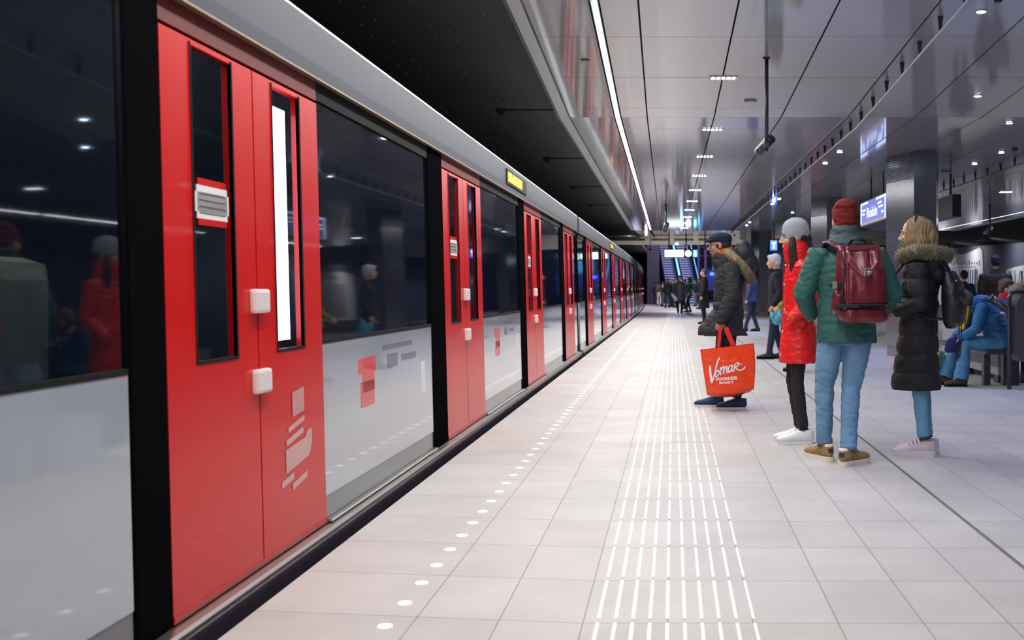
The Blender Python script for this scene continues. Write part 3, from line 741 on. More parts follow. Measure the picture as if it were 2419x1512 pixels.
# ------------------------------------------------------------------ pictures on the far track wall
def mural(pts, lab, stripes):
    r = empty('wall_mural', (15.19, pts[0][0], 0), label=lab, cat='mural')
    y0 = pts[0][0]; bm = B()
    a = [bm.verts.new((-.03, y - y0, z)) for y, z in pts]; c = [bm.verts.new((0, y - y0, z)) for y, z in pts]
    bm.faces.new(a); bm.faces.new(c[::-1])
    for i in range(len(pts)): bm.faces.new((a[i], a[(i + 1) % len(pts)], c[(i + 1) % len(pts)], c[i]))
    obj('board', bm, mat('mural_white', (.85, .83, .80), .6, var=.12, vscale=.9), r)
    bm = B()
    for q in stripes:
        ya, yb, z0, z1 = q[:4]; sk = q[4] if len(q) > 4 else 0
        P = [(-.036, ya - y0, z0), (-.036, yb - y0, z0), (-.036, yb - y0 + sk, z1), (-.036, ya - y0 + sk, z1)]
        Q = [(-.03, p[1], p[2]) for p in P]; P = [bm.verts.new(p) for p in P]; Q = [bm.verts.new(p) for p in Q]
        bm.faces.new(P); bm.faces.new(Q[::-1])
        for k in range(4): bm.faces.new((P[k], Q[k], Q[(k + 1) % 4], P[(k + 1) % 4]))
    obj('drawn_lines', bm, mat('mural_blue', (.05, .07, .12), .6), r)
def yw(x): return 15.19 * F / (x - VX)
def zw(x, y): return CAMH - (y - VY) * yw(x) / F
def yp(l): return [(yw(a), zw(a, b)) for a, b in l]
P = yp([(2205, 720), (2205, 612), (2225, 606), (2255, 602), (2280, 600), (2300, 592), (2316, 584), (2322, 592), (2324, 650), (2318, 720)])
st = []
for i in range(17):
    x = 2224 + 5.3 * i; st.append((yw(x), yw(x + 2.4), zw(x, 712), zw(x, 637)))
st += [(yw(2224), yw(2306), zw(2260, 634), zw(2260, 632.5)), (yw(2306), yw(2308), zw(2306, 712), zw(2306, 632))]
rr = random.Random(5)
for i in range(14):
    x = 2236 + 6 * i; st.append((yw(x), yw(x + 2.2), zw(x, 628 - rr.uniform(0, 5)), zw(x, 620 - rr.uniform(0, 6))))
mural(P, 'white wall picture with upright dark bars, left of the man in the brown coat', st)
P = yp([(2375, 720), (2379, 638), (2395, 632), (2440, 622), (2490, 616), (2490, 720)])
st = []
for i in range(20):
    x = 2386 + 4.6 * i; st.append((yw(x), yw(x + 1.5), zw(x, 700), zw(x, 640), .5 * math.sin(i)))
mural(P, 'white wall picture with wavy lines at the right edge, right of the brown coat', st)

for i, y in enumerate((43, 50, 57, 64)):  # lamps and dark housings added to brighten the wall pictures
    r = empty('added_wall_lamp', (13.6, y, 3.05 if y < 50 else 3.3), 0, 'added lamp under the black soffit brightening the far track wall, %s' % ['nearest', 'second', 'third', 'farthest'][i], 'lamp', 'added wall lamps')
    bm = B(); box(bm, -.06, .06, -.8, .8, 0, .08, .01); obj('housing', bm, M['black'], r)
    l = bpy.data.lights.new('lamp', 'SPOT'); l.energy = 80; l.color = (.85, .88, 1.); l.spot_size = R(150); l.spot_blend = 1; l.shadow_soft_size = .05
    o = bpy.data.objects.new('lamp', l); COL.objects.link(o); o.parent = r; o.location = (.08, 0, -.03); o.rotation_euler = (0, R(-55), 0)
# ------------------------------------------------------------------ bench, wall block, bin
r = empty('platform_bench', (4.12, 14.3, 0), 0, 'long dark bench in front of the pale block, with the blue-jacketed sitter', 'bench')
bm = B(); box(bm, -.28, .0, -.35, 2.3, .40, .46, .015); box(bm, -.02, .22, -.35, .10, .40, .46, .015); obj('seat', bm, mat('bench_seat', (.035, .036, .045), .35), r)
first = None
for yy in (-.12, 1.7):
    bm = B(); box(bm, -.24, -.16, yy, yy + .12, 0, .40, .005); obj('leg', bm, M['steel'], r)
    bm = B(); box(bm, .0, .12 if yy > 0 else .2, yy, yy + .12, 0, .40, .005); obj('leg', bm, M['dark'], r)
r = empty('seat_block', (4.26, 14.55, 0), 0, 'pale stone block between the two benches', 'stone block')
bm = B(); box(bm, -.13, .13, -.10, 2.9, .10, .90, .02); obj('block', bm, mat('pale_block', (.33, .33, .36), .5, var=.1, vscale=4), r)
for q in (0, 2.5):
    bm = B(); box(bm, -.10, .10, q, q + .2, 0, .12); obj('foot', bm, M['dark'], r)
r = empty('platform_bench', (4.70, 14.6, 0), 0, 'dark bench behind the pale block, under the onlooker in red and blue', 'bench')
bm = B(); box(bm, -.29, .28, -.2, 2.5, .40, .46, .015); obj('seat', bm, mat('bench_seat'), r)
for yy in (-.05, 2.0):
    bm = B(); box(bm, -.22, .2, yy, yy + .10, 0, .40, .005); obj('leg', bm, M['steel'], r)
r = empty('litter_bin', (4.06, 13.66, 0), 0, 'grey metal litter bin in a tubular frame at the right edge', 'litter bin')
bm = B(); tube(bm, [(-.02, 0, 0), (-.02, 0, 1.10), (-.005, 0, 1.15), (.03, 0, 1.175), (.52, 0, 1.175), (.56, 0, 1.15), (.575, 0, 1.1), (.575, 0, 0)], .026, 14, ref=(0, 1, 0), round_=False); obj('frame', bm, mat('bin_frame', (.10, .10, .12), .25, .8), r, True)
bm = B(); plate(bm, [(.06, .34), (.50, .34), (.53, .4), (.53, 1.06), (.46, 1.14), (.10, 1.14), (.03, 1.06), (.03, .4)], -.16, .16)
bmesh.ops.bevel(bm, geom=bm.edges[:], offset=.012, segments=2, affect='EDGES'); obj('body', bm, mat('bin_body', (.13, .13, .15), .3, .6), r)
bm = B(); box(bm, .16, .40, -.168, -.158, 1.0, 1.08, .004); obj('opening', bm, M['black'], r)
bm = B(); box(bm, -.02, .06, -.02, .02, .5, .54); box(bm, -.02, .06, -.02, .02, .95, .99); box(bm, .5, .58, -.02, .02, .5, .54); obj('clamp', bm, M['steel'], r)
# ------------------------------------------------------------------ people
SKIN = {'light': mat('skin_light', (.62, .36, .27), .45, var=.06, vscale=12), 'mid': mat('skin_mid', (.42, .22, .15), .45, var=.06, vscale=12)}
def cloth(name, col=(.1, .1, .1), rough=.85, bump=.35, bscale=260, var=.12, vscale=10, **k): return mat(name, col, rough, bump=bump, bscale=bscale, var=var, vscale=vscale, sheen=0, **k)
black_cloth = cloth('black_cloth', (.008, .008, .010), .9, var=.1)
def V(*a): return Vector(a)
def rotm(yaw=0, pitch=0, roll=0): return Matrix.Rotation(yaw, 3, 'Z') @ Matrix.Rotation(pitch, 3, 'X') @ Matrix.Rotation(roll, 3, 'Y')
def J0():
    return dict(pel=V(0, 0, .93), waist=V(0, 0, 1.06), chest=V(0, -.005, 1.27), neck=V(0, -.02, 1.455), head=V(0, .012, 1.625),
        shL=V(-.175, -.015, 1.405), elL=V(-.235, -.035, 1.13), wrL=V(-.235, .04, .89), shR=V(.175, -.015, 1.405), elR=V(.235, -.035, 1.13), wrR=V(.235, .04, .89),
        hipL=V(-.09, 0, .92), knL=V(-.10, .02, .50), anL=V(-.105, -.02, .095), hipR=V(.09, 0, .92), knR=V(.10, .02, .50), anR=V(.105, -.02, .095))
def head_prims(bm, J, hr, s=1.):
    c = J['head']; T = lambda x, y, z: c + hr @ V(x * s, y * s, z * s)
    def e(x, y, z, rx, ry, rz): ell(bm, T(x, y, z), (rx * s, ry * s, rz * s), hr, 18)
    e(0, -.012, .028, .075, .097, .086); e(0, .030, -.028, .058, .060, .082); e(0, .034, -.080, .043, .046, .034); e(0, .070, -.100, .020, .017, .015)
    e(0, .076, .020, .044, .016, .012); e(-.034, .058, -.03, .022, .026, .022); e(.034, .058, -.03, .022, .026, .022)
    tube(bm, [T(0, .088, .010), T(0, .101, -.012), T(0, .114, -.032)], [.008 * s, .010 * s, .012 * s], 10)
    e(-.011, .100, -.037, .008, .011, .008); e(.011, .100, -.037, .008, .011, .008)
    e(0, .088, -.060, .022, .011, .0065); e(0, .086, -.073, .019, .012, .0075)
    for q in (-1, 1): e(q * .077, -.008, -.012, .009, .019, .031)
    tube(bm, [T(0, -.022, -.045), J['neck'] + V(0, .005, .04), J['neck'] - V(0, 0, .05)], [.054 * s, .054, .060], 14)
def hand_prims(bm, w, d, nrm, side=1, curl=.5, s=1.):
    """w wrist, d direction of the fingers, nrm out of the palm, side +1 puts the thumb along nrm x d"""
    d = Vector(d).normalized(); nrm = Vector(nrm); nrm = (nrm - d * nrm.dot(d)).normalized(); a = d.cross(nrm) * side
    w = Vector(w)
    tube(bm, [w - d * .03, w + d * .015, w + d * .05, w + d * .085], [(.024 * s, .019 * s), (.028 * s, .018 * s), (.039 * s, .016 * s), (.038 * s, .013 * s)], 12, ref=a)
    for i, (off, l) in enumerate(((.030, .068), (.010, .076), (-.010, .071), (-.029, .056))):
        p = w + d * (.085 - abs(off) * .15) + a * off; ang = 0; pts = [p]; r = .0088 * s
        for k, f in enumerate((.45, .32, .23)):
            ang += curl * (.75 if k == 0 else 1.0) * 1.1
            p = p + (d * math.cos(ang) + nrm * math.sin(ang)) * l * f * 1.05; pts.append(p)
        tube(bm, pts, [r, r * .97, r * .92, r * .82], 8)
    b = w + d * .022 + a * .028; p1 = b + (a * .55 + d * .7 + nrm * .25).normalized() * .038; p2 = p1 + (d * .85 + nrm * (.3 + curl * .5) + a * .1).normalized() * .030
    tube(bm, [b, p1, p2], [.012 * s, .0105 * s, .0085 * s], 8)
def wrinkle(amp, sx_=7, sz=16, seed=0, ridge=True):
    def fn(p):
        n = noise.fractal(Vector((p.x * sx_ + seed, p.y * sx_, p.z * sz + seed)), .8, 2.2, 3)
        if ridge: n = .5 - abs(n) * 1.6
        return n * amp
    return fn
def person(loc, rz, H, label, top='jacket', topcol=None, leg=None, shoe=None, hair=None, haircol=None, hat=None, hatcol=None, skin='light',
           hem=.86, hemr=(.20, .145), puff=1., J=None, hr=(0, 0, 0), voxel=.016, hands=None, toes=(0, 0), detail=False, collar=True, hood=None, group=None, sole=None,
           scale=None, spine=None, shoe_s=1., headscale=1., legr=1., trous_top=True, amp=.006, hz=None, skirt=None, female=False, sleeve=1., blobs=(), longhair=None, quilt=0, sockm=None, trend=.03, heel=None):
    s = H / 1.75 if scale is None else scale
    if not detail: trend = 0
    j = J0()
    if J: j.update({k: Vector(v) for k, v in J.items()})
    HR = rotm(*hr)
    r = empty('person', loc, rz, label, 'person', group)
    r.scale = (1, 1, 1)
    S = Matrix.Scale(s, 4)
    def add(name, bm, m, vox=voxel, sm=3, fn=None, parent=None):
        bm.transform(S); me = remesh(bm, vox, sm, fn); me.name = name
        return link(name, me, m, parent or r, True)
    # body: one continuous surface
    bm = B(); head_prims(bm, j, HR, headscale)
    tube(bm, [j['pel'], j['waist'], j['chest'], j['chest'].lerp(j['neck'], .6), j['neck']], [(.135, .09), (.115, .08), (.135, .085), (.10, .065), (.055, .055)], 16)
    for q, k in (('L', -1), ('R', 1)):
        tube(bm, [j['sh' + q].lerp(j['el' + q], .12).lerp(j['chest'], .06), j['el' + q], j['wr' + q]], [.034, .030, .024], 12)
        tube(bm, [j['hip' + q], j['kn' + q], j['an' + q] + V(0, 0, .02)], [.055, .036, .026], 12)
        tube(bm, [j['an' + q] + V(0, 0, .02), j['an' + q] + V(0, 0, -.035)], [.026, .02], 10)
        hd = (hands or {}).get(q)
        if hd != 'none':
            if hd is None:
                d = (j['wr' + q] - j['el' + q]).normalized(); hd = (d, (-k, 0, 0), -k if False else 1, .45)
            hand_prims(bm, j['wr' + q], *hd[:2], side=hd[2], curl=hd[3])
    add('body', bm, SKIN[skin], min(voxel, .012) if not detail else .0046, 2)
    if detail:
        for q in (-1, 1):
            bm = B(); ell(bm, j['head'] + HR @ V(q * .030, .0735, .001), (.0115, .0090, .0065), HR, 12); bm.transform(S); e = obj('eye', bm, M['eye_white'], r, True)
            bm = B(); ell(bm, j['head'] + HR @ V(q * .030, .0795, .001), (.0056, .0040, .0056), HR, 10); bm.transform(S); obj('iris', bm, M['black'], e, True)
            bm = B(); tube(bm, [j['head'] + HR @ V(q * .014, .090, .021), j['head'] + HR @ V(q * .032, .089, .026), j['head'] + HR @ V(q * .050, .076, .020)], [.0028, .0036, .002], 8); bm.transform(S)
            obj('eyebrow', bm, haircol or M['black'], r, True)
        bm = B(); ell(bm, j['head'] + HR @ V(0, .0935, -.0605), (.019, .0075, .0042), HR, 12); ell(bm, j['head'] + HR @ V(0, .092, -.0720), (.017, .008, .0052), HR, 12); bm.transform(S)
        obj('lips', bm, mat('lips', (.42, .14, .12), .4), r, True)
    # trousers
    bm = B()
    for q in 'LR':
        lr = [.094, .082, .064, .056, .052]
        a, k_, c = j['hip' + q], j['kn' + q], j['an' + q]
        if legr < 0: lr = [.094, .080, .058, .070, .082]      # flared
        f = abs(legr)
        pts = [a, a.lerp(k_, .5), k_, k_.lerp(c, .5), c + (k_ - c).normalized() * trend]
        tube(bm, pts[::-1], [x * (f if i else 1) for i, x in enumerate(lr)][::-1], 16, flat0=True)
    if trous_top: tube(bm, [j['pel'] - V(0, 0, .02), j['waist']], [(.15, .108), (.135, .10)], 16); ell(bm, j['hipL'].lerp(j['hipR'], .5) + V(0, -.02, 0), (.155, .115, .10))
    add('trousers', bm, leg, voxel, 3, wrinkle(amp * .75, 7, 15, 3.1))
    # shoes
    for q, i in (('L', 0), ('R', 1)):
        a = j['an' + q]; tr = Matrix.Rotation(toes[i], 3, 'Z'); T = lambda x, y, z: (a + tr @ V(x * shoe_s, y * shoe_s, 0)) * 1 + V(0, 0, z * shoe_s)
        base = -a.z / shoe_s
        bm = B(); zz = base
        tube(bm, [T(0, -.052, zz + .058), T(0, -.01, zz + .062), T(0, .05, zz + .060), T(0, .11, zz + .050), T(0, .16, zz + .044), T(0, .192, zz + .040)], [(.033, .040), (.037, .046), (.040, .044), (.044, .034), (.042, .029), (.030, .022)], 18, ref=tr @ V(1, 0, 0))
        tube(bm, [T(0, -.038, zz + .112), T(0, -.032, zz + .06)], [(.036, .044), (.037, .050)], 14, ref=tr @ V(1, 0, 0), round_=False); tube(bm, [T(0, .0, zz + .105), T(0, .07, zz + .078)], [(.026, .016), (.028, .014)], 12, ref=tr @ V(1, 0, 0))
        sh = add('shoe', bm, shoe, min(voxel, .010) if not detail else .006, 2)
        if heel:
            for m_ in heel: sh.data.materials.append(m_)
            for p in sh.data.polygons:
                c3 = V(*p.center) / s; lc = tr.inverted() @ V(c3.x - a.x, c3.y - a.y, 0) / shoe_s; z_ = c3.z
                if lc.y < -.050 and z_ > .100: p.material_index = 1
                elif lc.y < -.066 and .062 < z_ < .092 and abs(lc.x) < .022: p.material_index = 2
                elif -.01 < lc.y < .05 and abs(lc.x) > .016 and z_ < .10 and (lc.y * 1.2 + z_) % .05 < .016: p.material_index = 3
        bm = B(); L = [(-.088, .0), (-.075, .034), (-.02, .040), (.05, .041), (.12, .047), (.18, .042), (.215, .022), (.222, .0)]
        L = [(-.080, .0), (-.078, .014), (-.070, .027), (-.050, .034), (-.02, .036), (.02, .036), (.06, .038), (.10, .042), (.135, .044), (.165, .040), (.188, .030), (.202, .016), (.206, .0)]
        out = [(x, y) for y, x in L] + [(-x, y) for y, x in L[::-1][1:-1]]
        n = len(out); hs = (sole[1] if sole and len(sole) > 1 else .024)
        A = [bm.verts.new(T(x, y, zz)) for x, y in out]; D = [bm.verts.new(T(x * 1.08, y * 1.03, zz + hs)) for x, y in out]
        bm.faces.new(A[::-1]); bm.faces.new(D)
        for k in range(n): bm.faces.new((A[k], A[(k + 1) % n], D[(k + 1) % n], D[k]))
        bm.transform(S); obj('sole', bm, sole[0] if sole else M['rubber'], sh)
        if detail:
            bm2 = B(); kd = (j['kn' + q] - a).normalized(); tube(bm2, [a + kd * .05, a + kd * .01 + V(0, -.004, 0)], [.034, .036], 14, round_=False); bm2.transform(S); obj('sock', bm2, sockm or black_cloth, sh, True)
        if detail == 'laces' or (detail and sole):
            bm = B()
            for k in range(4): tube(bm, [T(-.026, .020 + .024 * k, zz + .108 - .009 * k), T(0, .028 + .024 * k, zz + .121 - .011 * k), T(.026, .020 + .024 * k, zz + .108 - .009 * k)], .004, 6)
            bm.transform(S); obj('laces', bm, sole[2] if len(sole) > 2 else M['offwhite'], sh, True)
    # upper garment
    bm = B(); pf = puff
    if spine is None:
        hp = j['pel'] * 1; sk = []
        if hem < .95:
            hx = skirt or (0, 0)
            sk = [(V(hx[0], hx[1], hem), hemr), (V(hx[0], hx[1], hem + .04), (hemr[0] * .995, hemr[1] * .99))]
            mz = (hem + .95) / 2
            if hem < .75: sk.append((V(hx[0] * .5, hx[1] * .5, mz), ((hemr[0] + .18) / 2, (hemr[1] + .135) / 2)))
        sp_ = sk + [(V(j['pel'].x, j['pel'].y, .96), (.178 * pf, .132 * pf)), (j['waist'] + V(0, 0, .04), (.168 * pf, .126 * pf)), (j['chest'], (.185 * pf, .135 * pf)), (j['chest'].lerp(j['neck'], .5), (.170 * pf, .122 * pf)), (j['chest'].lerp(j['neck'], .72), (.140 * pf, .108 * pf)), (j['neck'] - V(0, 0, .015), (.088, .086))]
    else: sp_ = [(Vector(p), rr_) for p, rr_ in spine]
    tube(bm, [p for p, _ in sp_], [q for _, q in sp_], 22, round_=True, flat0=(spine is None))
    for q in 'LR':
        a, e_, w_ = j['sh' + q], j['el' + q], j['wr' + q]
        ell(bm, a - (a - j['chest']) * .10, (.074 * pf, .074 * pf, .068 * pf))
        tube(bm, [a + (V(0, 0, 1.3) - V(0, 0, a.z)) * 0 - (a - j['chest']) * .25, a, a.lerp(e_, .5), e_, e_.lerp(w_, .55), w_ - (w_ - e_).normalized() * .012], [.072 * pf, .074 * pf * sleeve, .068 * pf * sleeve, .062 * pf * sleeve, .054 * pf * sleeve, .045 * pf * sleeve], 16)
    if collar: tube(bm, [j['neck'] - V(0, 0, .05), j['neck'] + V(0, .0, .035)], [.095, .078 if collar is True else collar], 18, round_=False)
    for c_, rr_ in blobs: ell(bm, c_, rr_, None, 14)
    up = add(top, bm, topcol, voxel, 3, (lambda f: (lambda p: f(p) + (quilt * abs(math.sin(math.pi * (p.z - hem * s) / .135)) ** .5 - quilt if quilt else 0)))(wrinkle(amp, 7, 17)))
    # hair
    if hair:
        bm = B(); c = j['head']; T = lambda x, y, z: c + HR @ V(x, y, z)
        def e(x, y, z, rx, ry, rz): ell(bm, T(x, y, z), (rx, ry, rz), HR, 18)
        e(0, -.026, .042 if not hat else .0, .084 if not hat else .078, .094, .084 if not hat else .07); e(0, -.052, .0, .080, .066, .075)
        if hair == 'long' and not hat: e(0, -.034, .030, .096, .102, .090)
        if hair == 'short': e(0, .03, .075, .062, .055, .035)
        if hair == 'fluffy': e(0, -.03, .05, .098, .10, .088); e(0, -.07, -.005, .085, .055, .075); e(0, .04, .085, .07, .055, .04)
        if hair == 'messy': e(0, .03, .072, .07, .062, .045); e(-.05, .045, .05, .04, .05, .05); e(.05, .045, .05, .04, .05, .05); e(-.078, .0, -.01, .022, .05, .07); e(.078, .0, -.01, .022, .05, .07); e(0, -.06, -.04, .075, .05, .06)
        for path, rad in (longhair or ()): tube(bm, [T(*p) for p in path], rad, 14)
        ha = .4 if hat else 1
        hfn = lambda p: ha * .0045 * math.sin(34 * math.atan2(p.x - c.x * s, p.y - c.y * s) + 14 * noise.noise(p * 7)) + ha * .008 * noise.noise(p * 18)
        add('hair', bm, haircol, min(voxel, .012) if not detail else .006, 2, hfn)
    if hat:
        c = j['head']; T = lambda x, y, z: c + HR @ V(x, y, z); rb = None
        bm = B()
        if hat == 'beanie':
            ell(bm, T(0, -.018, .062), (.090, .108, .092), HR, 24); ell(bm, T(0, -.032, .02), (.088, .096, .05), HR, 22)
            tube(bm, [T(0, -.016, .022), T(0, -.022, .052)], [(.090, .110), (.092, .112)], 26, ref=HR @ V(1, 0, 0), round_=True)
            rb = lambda p: .0026 * math.cos(42 * math.atan2(p.x - c.x * s, p.y - c.y * s))
            nm_ = 'beanie'
        elif hat == 'slouch':
            ell(bm, T(0, -.022, .058), (.086, .106, .080), HR, 24); ell(bm, T(-.006, -.050, .098), (.076, .080, .050), HR, 20); tube(bm, [T(0, -.03, -.02), T(0, -.025, .03)], [(.082, .092), (.088, .108)], 24, ref=HR @ V(1, 0, 0))
            rb = lambda p: .006 * noise.noise(p * 16 + V(0, 0, p.z * 30)) ; nm_ = 'beanie'
        elif hat == 'flat_cap':
            ell(bm, T(0, -.015, .062), (.092, .118, .060), HR, 22); ell(bm, T(0, -.035, .040), (.088, .100, .052), HR, 20); ell(bm, T(0, .070, .050), (.066, .070, .018), HR, 16)
            rb = lambda p: .004 * noise.noise(p * 12); nm_ = 'flat_cap'
        elif hat == 'cap':
            ell(bm, T(0, -.012, .055), (.086, .105, .078), HR, 20); ell(bm, T(0, .10, .045), (.06, .07, .012), HR, 14); nm_ = 'cap'
        else:       # hood worn up
            ell(bm, T(0, -.03, .03), (.115, .13, .13), HR, 22); ell(bm, T(0, -.06, -.06), (.12, .10, .12), HR, 18); nm_ = 'hood'
        add(nm_, bm, hatcol, min(voxel, .012) if not detail else .006, 2, rb)
    return r, j, s, add
def fur(name, path, rad, m, parent, s=1., n=1600, ln=.035, seed=1, flat=(1, 1, 1)):
    rr = random.Random(seed); bm = B(); P = [Vector(p) * s for p in path]; tube(bm, P, rad * s * .8, 12)
    seg = [(P[i], P[i + 1]) for i in range(len(P) - 1)]; tot = sum((b - a).length for a, b in seg)
    for _ in range(n):
        t = rr.random() * tot
        for a, b in seg:
            l = (b - a).length
            if t <= l: break
            t -= l
        c = a.lerp(b, min(1, t / max(l, 1e-6))); d = (b - a).normalized()
        v = Vector([rr.gauss(0, 1) for _ in range(3)]); v = (v - d * v.dot(d) * .7).normalized()
        v2 = v.cross(d).normalized() if v.cross(d).length > .01 else Vector((1, 0, 0))
        base = c + v * rad * s * .7; tip = c + v * (rad * s + ln * s * rr.uniform(.3, 1)) + d * rr.uniform(-.012, .012) + Vector((0, 0, rr.uniform(-.01, .006)))
        w = .0035 * s * rr.uniform(.8, 1.6)
        a1 = bm.verts.new(base + v2 * w); a2 = bm.verts.new(base - v2 * w * .5 + d * w); a3 = bm.verts.new(base - v2 * w * .5 - d * w); tp = bm.verts.new(tip)
        bm.faces.new((a1, a2, tp)); bm.faces.new((a2, a3, tp)); bm.faces.new((a3, a1, tp))
    return obj(name, bm, m, parent, True, fix=False)
LEFT = R(90)          # facing the train
hair_dark = mat('hair_dark', (.022, .014, .012), .45, var=.5, vscale=30, stretch=(6, 6, .5), bump=.6, bscale=60)
hair_blond = mat('hair_blond', (.30, .20, .11), .45, var=.75, vscale=22, stretch=(6, 6, .5), bump=.8, bscale=50)
hair_brown = mat('hair_brown', (.10, .065, .04), .5, var=.5, vscale=26, stretch=(5, 5, .7), bump=.6, bscale=50)
hair_white = mat('hair_white', (.66, .67, .72), .7, var=.15, vscale=40, bump=.6, bscale=50)
jeans_light = cloth('washed_denim', (.14, .27, .44), var=.55, vscale=4.5, bump=.3, bscale=300)
jeans_dark = cloth('dark_denim', (.02, .035, .07)); black_cloth = cloth('black_cloth', (.008, .008, .010), .9, var=.1)
fur_tan = mat('fur_tan', (.33, .27, .17), .85, var=.45, vscale=14); fur_grey = mat('fur_grey_brown', (.24, .20, .14), .85, var=.45, vscale=14)

# --- man in the green jacket
GX, GY = 1.212, 7.95
Jg = dict(pel=(0, .0, .93), waist=(0, 0, 1.06), chest=(0, -.005, 1.27), neck=(-.005, -.0, 1.475), head=(-.015, .035, 1.645),
          shL=(-.195, -.01, 1.40), elL=(-.295, -.0, 1.14), wrL=(-.225, .15, 1.0), shR=(.195, -.01, 1.40), elR=(.315, -.0, 1.14), wrR=(.25, .16, 1.0),
          hipL=(-.10, .0, .90), knL=(-.145, .05, .50), anL=(-.140, .08, .11), hipR=(.09, 0, .90), knR=(.035, .03, .50), anR=(-.01, -.14, .10))
green = cloth('green_jacket', (.022, .105, .088), .7, .25, 200, .10)
tan = mat('tan_suede', (.34, .20, .08), .8, var=.25, vscale=40, bump=.3, bscale=200); cream = mat('cream_sole', (.78, .72, .62), .5)
g, jg, sg, addg = person((GX, GY, 0), 0, 1.80, 'person in a green jacket and red beanie wearing a dark red backpack, seen from behind', 'jacket', green, jeans_light, tan,
    hat='slouch', hatcol=cloth('red_knit', (.16, .010, .008), .95, .5, 90), hair=None, J=Jg, hr=(R(14), 0, 0), voxel=.0085, hem=.815, hemr=(.205, .150), puff=1.10, skin='light', detail=True,
    toes=(R(27), R(-44)), trend=.008, heel=(cream, M['dark'], mat('tan_overlay', (.16, .09, .035), .6)), sockm=cloth('grey_sock', (.12, .13, .16)), sole=(cream, .030, M['offwhite']), collar=.10, amp=.009, legr=1.06, sleeve=1.06, shoe_s=1.08, hands={'L': ((.6, .8, -.3), (0, 0, -1), 1, .4), 'R': ((-.6, .8, -.3), (0, 0, -1), 1, .4)})
bm = B()
tube(bm, [(-.005, -.005, 1.46), (-.008, .0, 1.545)], [(.135, .115), (.108, .102)], 24, round_=True); ell(bm, (0, -.085, 1.475), (.13, .06, .05)); ell(bm, (0, -.06, 1.50), (.125, .065, .045))
addg('rolled_hood', bm, cloth('hood_slate', (.045, .07, .085), .7, .25, 200), .0075, 2, wrinkle(.008, 8, 26, 5))
for q, x in (('L', -.140), ('R', -.01)):     # turned-up denim cuffs, heel patches
    a = jg['an' + q]; bm = B(); tube(bm, [a + V(0, .0, .008), a + V(0, .002, .045)], [(.057, .058), (.056, .057)], 18, round_=False); bm.transform(Matrix.Scale(sg, 4)); obj('trouser_cuff', bm, jeans_light, g, True)
# backpack
wine = mat('wine_coated_fabric', (.135, .008, .017), .33, var=.2, vscale=5, bump=.15, bscale=60, spec=.6)
webbing = mat('black_webbing', (.012, .012, .016), .6)
bp = empty('backpack', (GX, GY, 0), 0, 'dark red roll-top backpack with black straps on the back of the green jacket', 'backpack')
bm = B()
def ring_loft(bm, rings, seg=28, p=3.2):
    R_ = []
    for z, cx, cy, rx, ry in rings:
        L = []
        for k in range(seg):
            t = 2 * math.pi * k / seg; c, s_ = math.cos(t), math.sin(t)
            L.append(bm.verts.new((cx + rx * math.copysign(abs(c) ** (2 / p), c), cy + ry * math.copysign(abs(s_) ** (2 / p), s_), z)))
        R_.append(L)
    for a, c in zip(R_, R_[1:]):
        for k in range(seg): bm.faces.new((a[k], a[(k + 1) % seg], c[(k + 1) % seg], c[k]))
    bm.faces.new(R_[0][::-1]); bm.faces.new(R_[-1])
PX = .052
ring_loft(bm, [(.985, PX + .03, -.255, .12, .075), (1.00, PX + .02, -.262, .160, .10), (1.06, PX + .004, -.265, .172, .112), (1.20, PX, -.265, .170, .112), (1.35, PX, -.255, .162, .098), (1.46, PX, -.235, .150, .075), (1.50, PX - .005, -.215, .148, .045), (1.512, PX - .01, -.205, .142, .02)])
def packfn(p):
    u = (p.x - PX) / .16; z = p.z; d = 0
    if p.y < -.25:
        # two soft vertical bulges falling from the roll-top, a pinch between them, sagging lower pocket
        for cx, cz, w, h, a in ((.10, 1.33, .22, .13, .022), (.62, 1.38, .20, .12, .020), (-.55, 1.15, .2, .12, .010), (-.5, 1.03, .25, .03, .016), (.1, 1.02, .7, .028, .012)):
            d += a * math.exp(-((u - cx) / w) ** 2 - ((z - cz) / h) ** 2)
        d -= .018 * math.exp(-((u - .36) / .09) ** 2 - ((z - 1.41) / .06) ** 2)
        d -= .012 * math.exp(-((z - 1.095) / .018) ** 2)
        d -= .010 * math.exp(-((u + .62) / .06) ** 2) if z > 1.12 else 0
        # hanging V fold
        v = abs(u - .05) * .13; d += .012 * math.exp(-((z - (1.29 + v * 1.3)) / .018) ** 2) * (1 if abs(u - .05) < .6 else 0)
    return d + .0035 * noise.noise(p * 14)
me = remesh(bm, .0065, 3, packfn); link('pack_body', me, wine, bp, True)
bm = B()      # side pocket panel, left of the pack
ring_loft(bm, [(1.04, -.105, -.285, .028, .06), (1.07, -.108, -.290, .034, .072), (1.17, -.106, -.288, .032, .068), (1.205, -.104, -.28, .022, .05)], 18)
link('side_pocket', remesh(bm, .0065, 2, lambda p: .006 * noise.noise(p * 18)), wine, bp, True)
bm = B(); box(bm, -.128, .228, -.395, -.372, 1.085, 1.112, .006); box(bm, .222, .232, -.39, -.2, 1.08, 1.116, .004); box(bm, -.134, -.124, -.39, -.2, 1.08, 1.116, .004); obj('compression_strap', bm, webbing, bp)
bm = B(); tube(bm, [(.03, -.402, 1.098), (.19, -.402, 1.10)], (.010), 12); obj('carry_grip', bm, M['rubber'], bp, True)
bm = B(); box(bm, -.148, -.09, -.36, -.345, 1.215, 1.262, .004); box(bm, -.17, -.05, -.352, -.346, 1.226, 1.248); obj('side_strap', bm, webbing, bp)
bm = B(); box(bm, -.15, -.118, -.372, -.358, 1.214, 1.262, .003); obj('buckle', bm, mat('buckle_metal', (.35, .34, .30), .35, .6), bp)
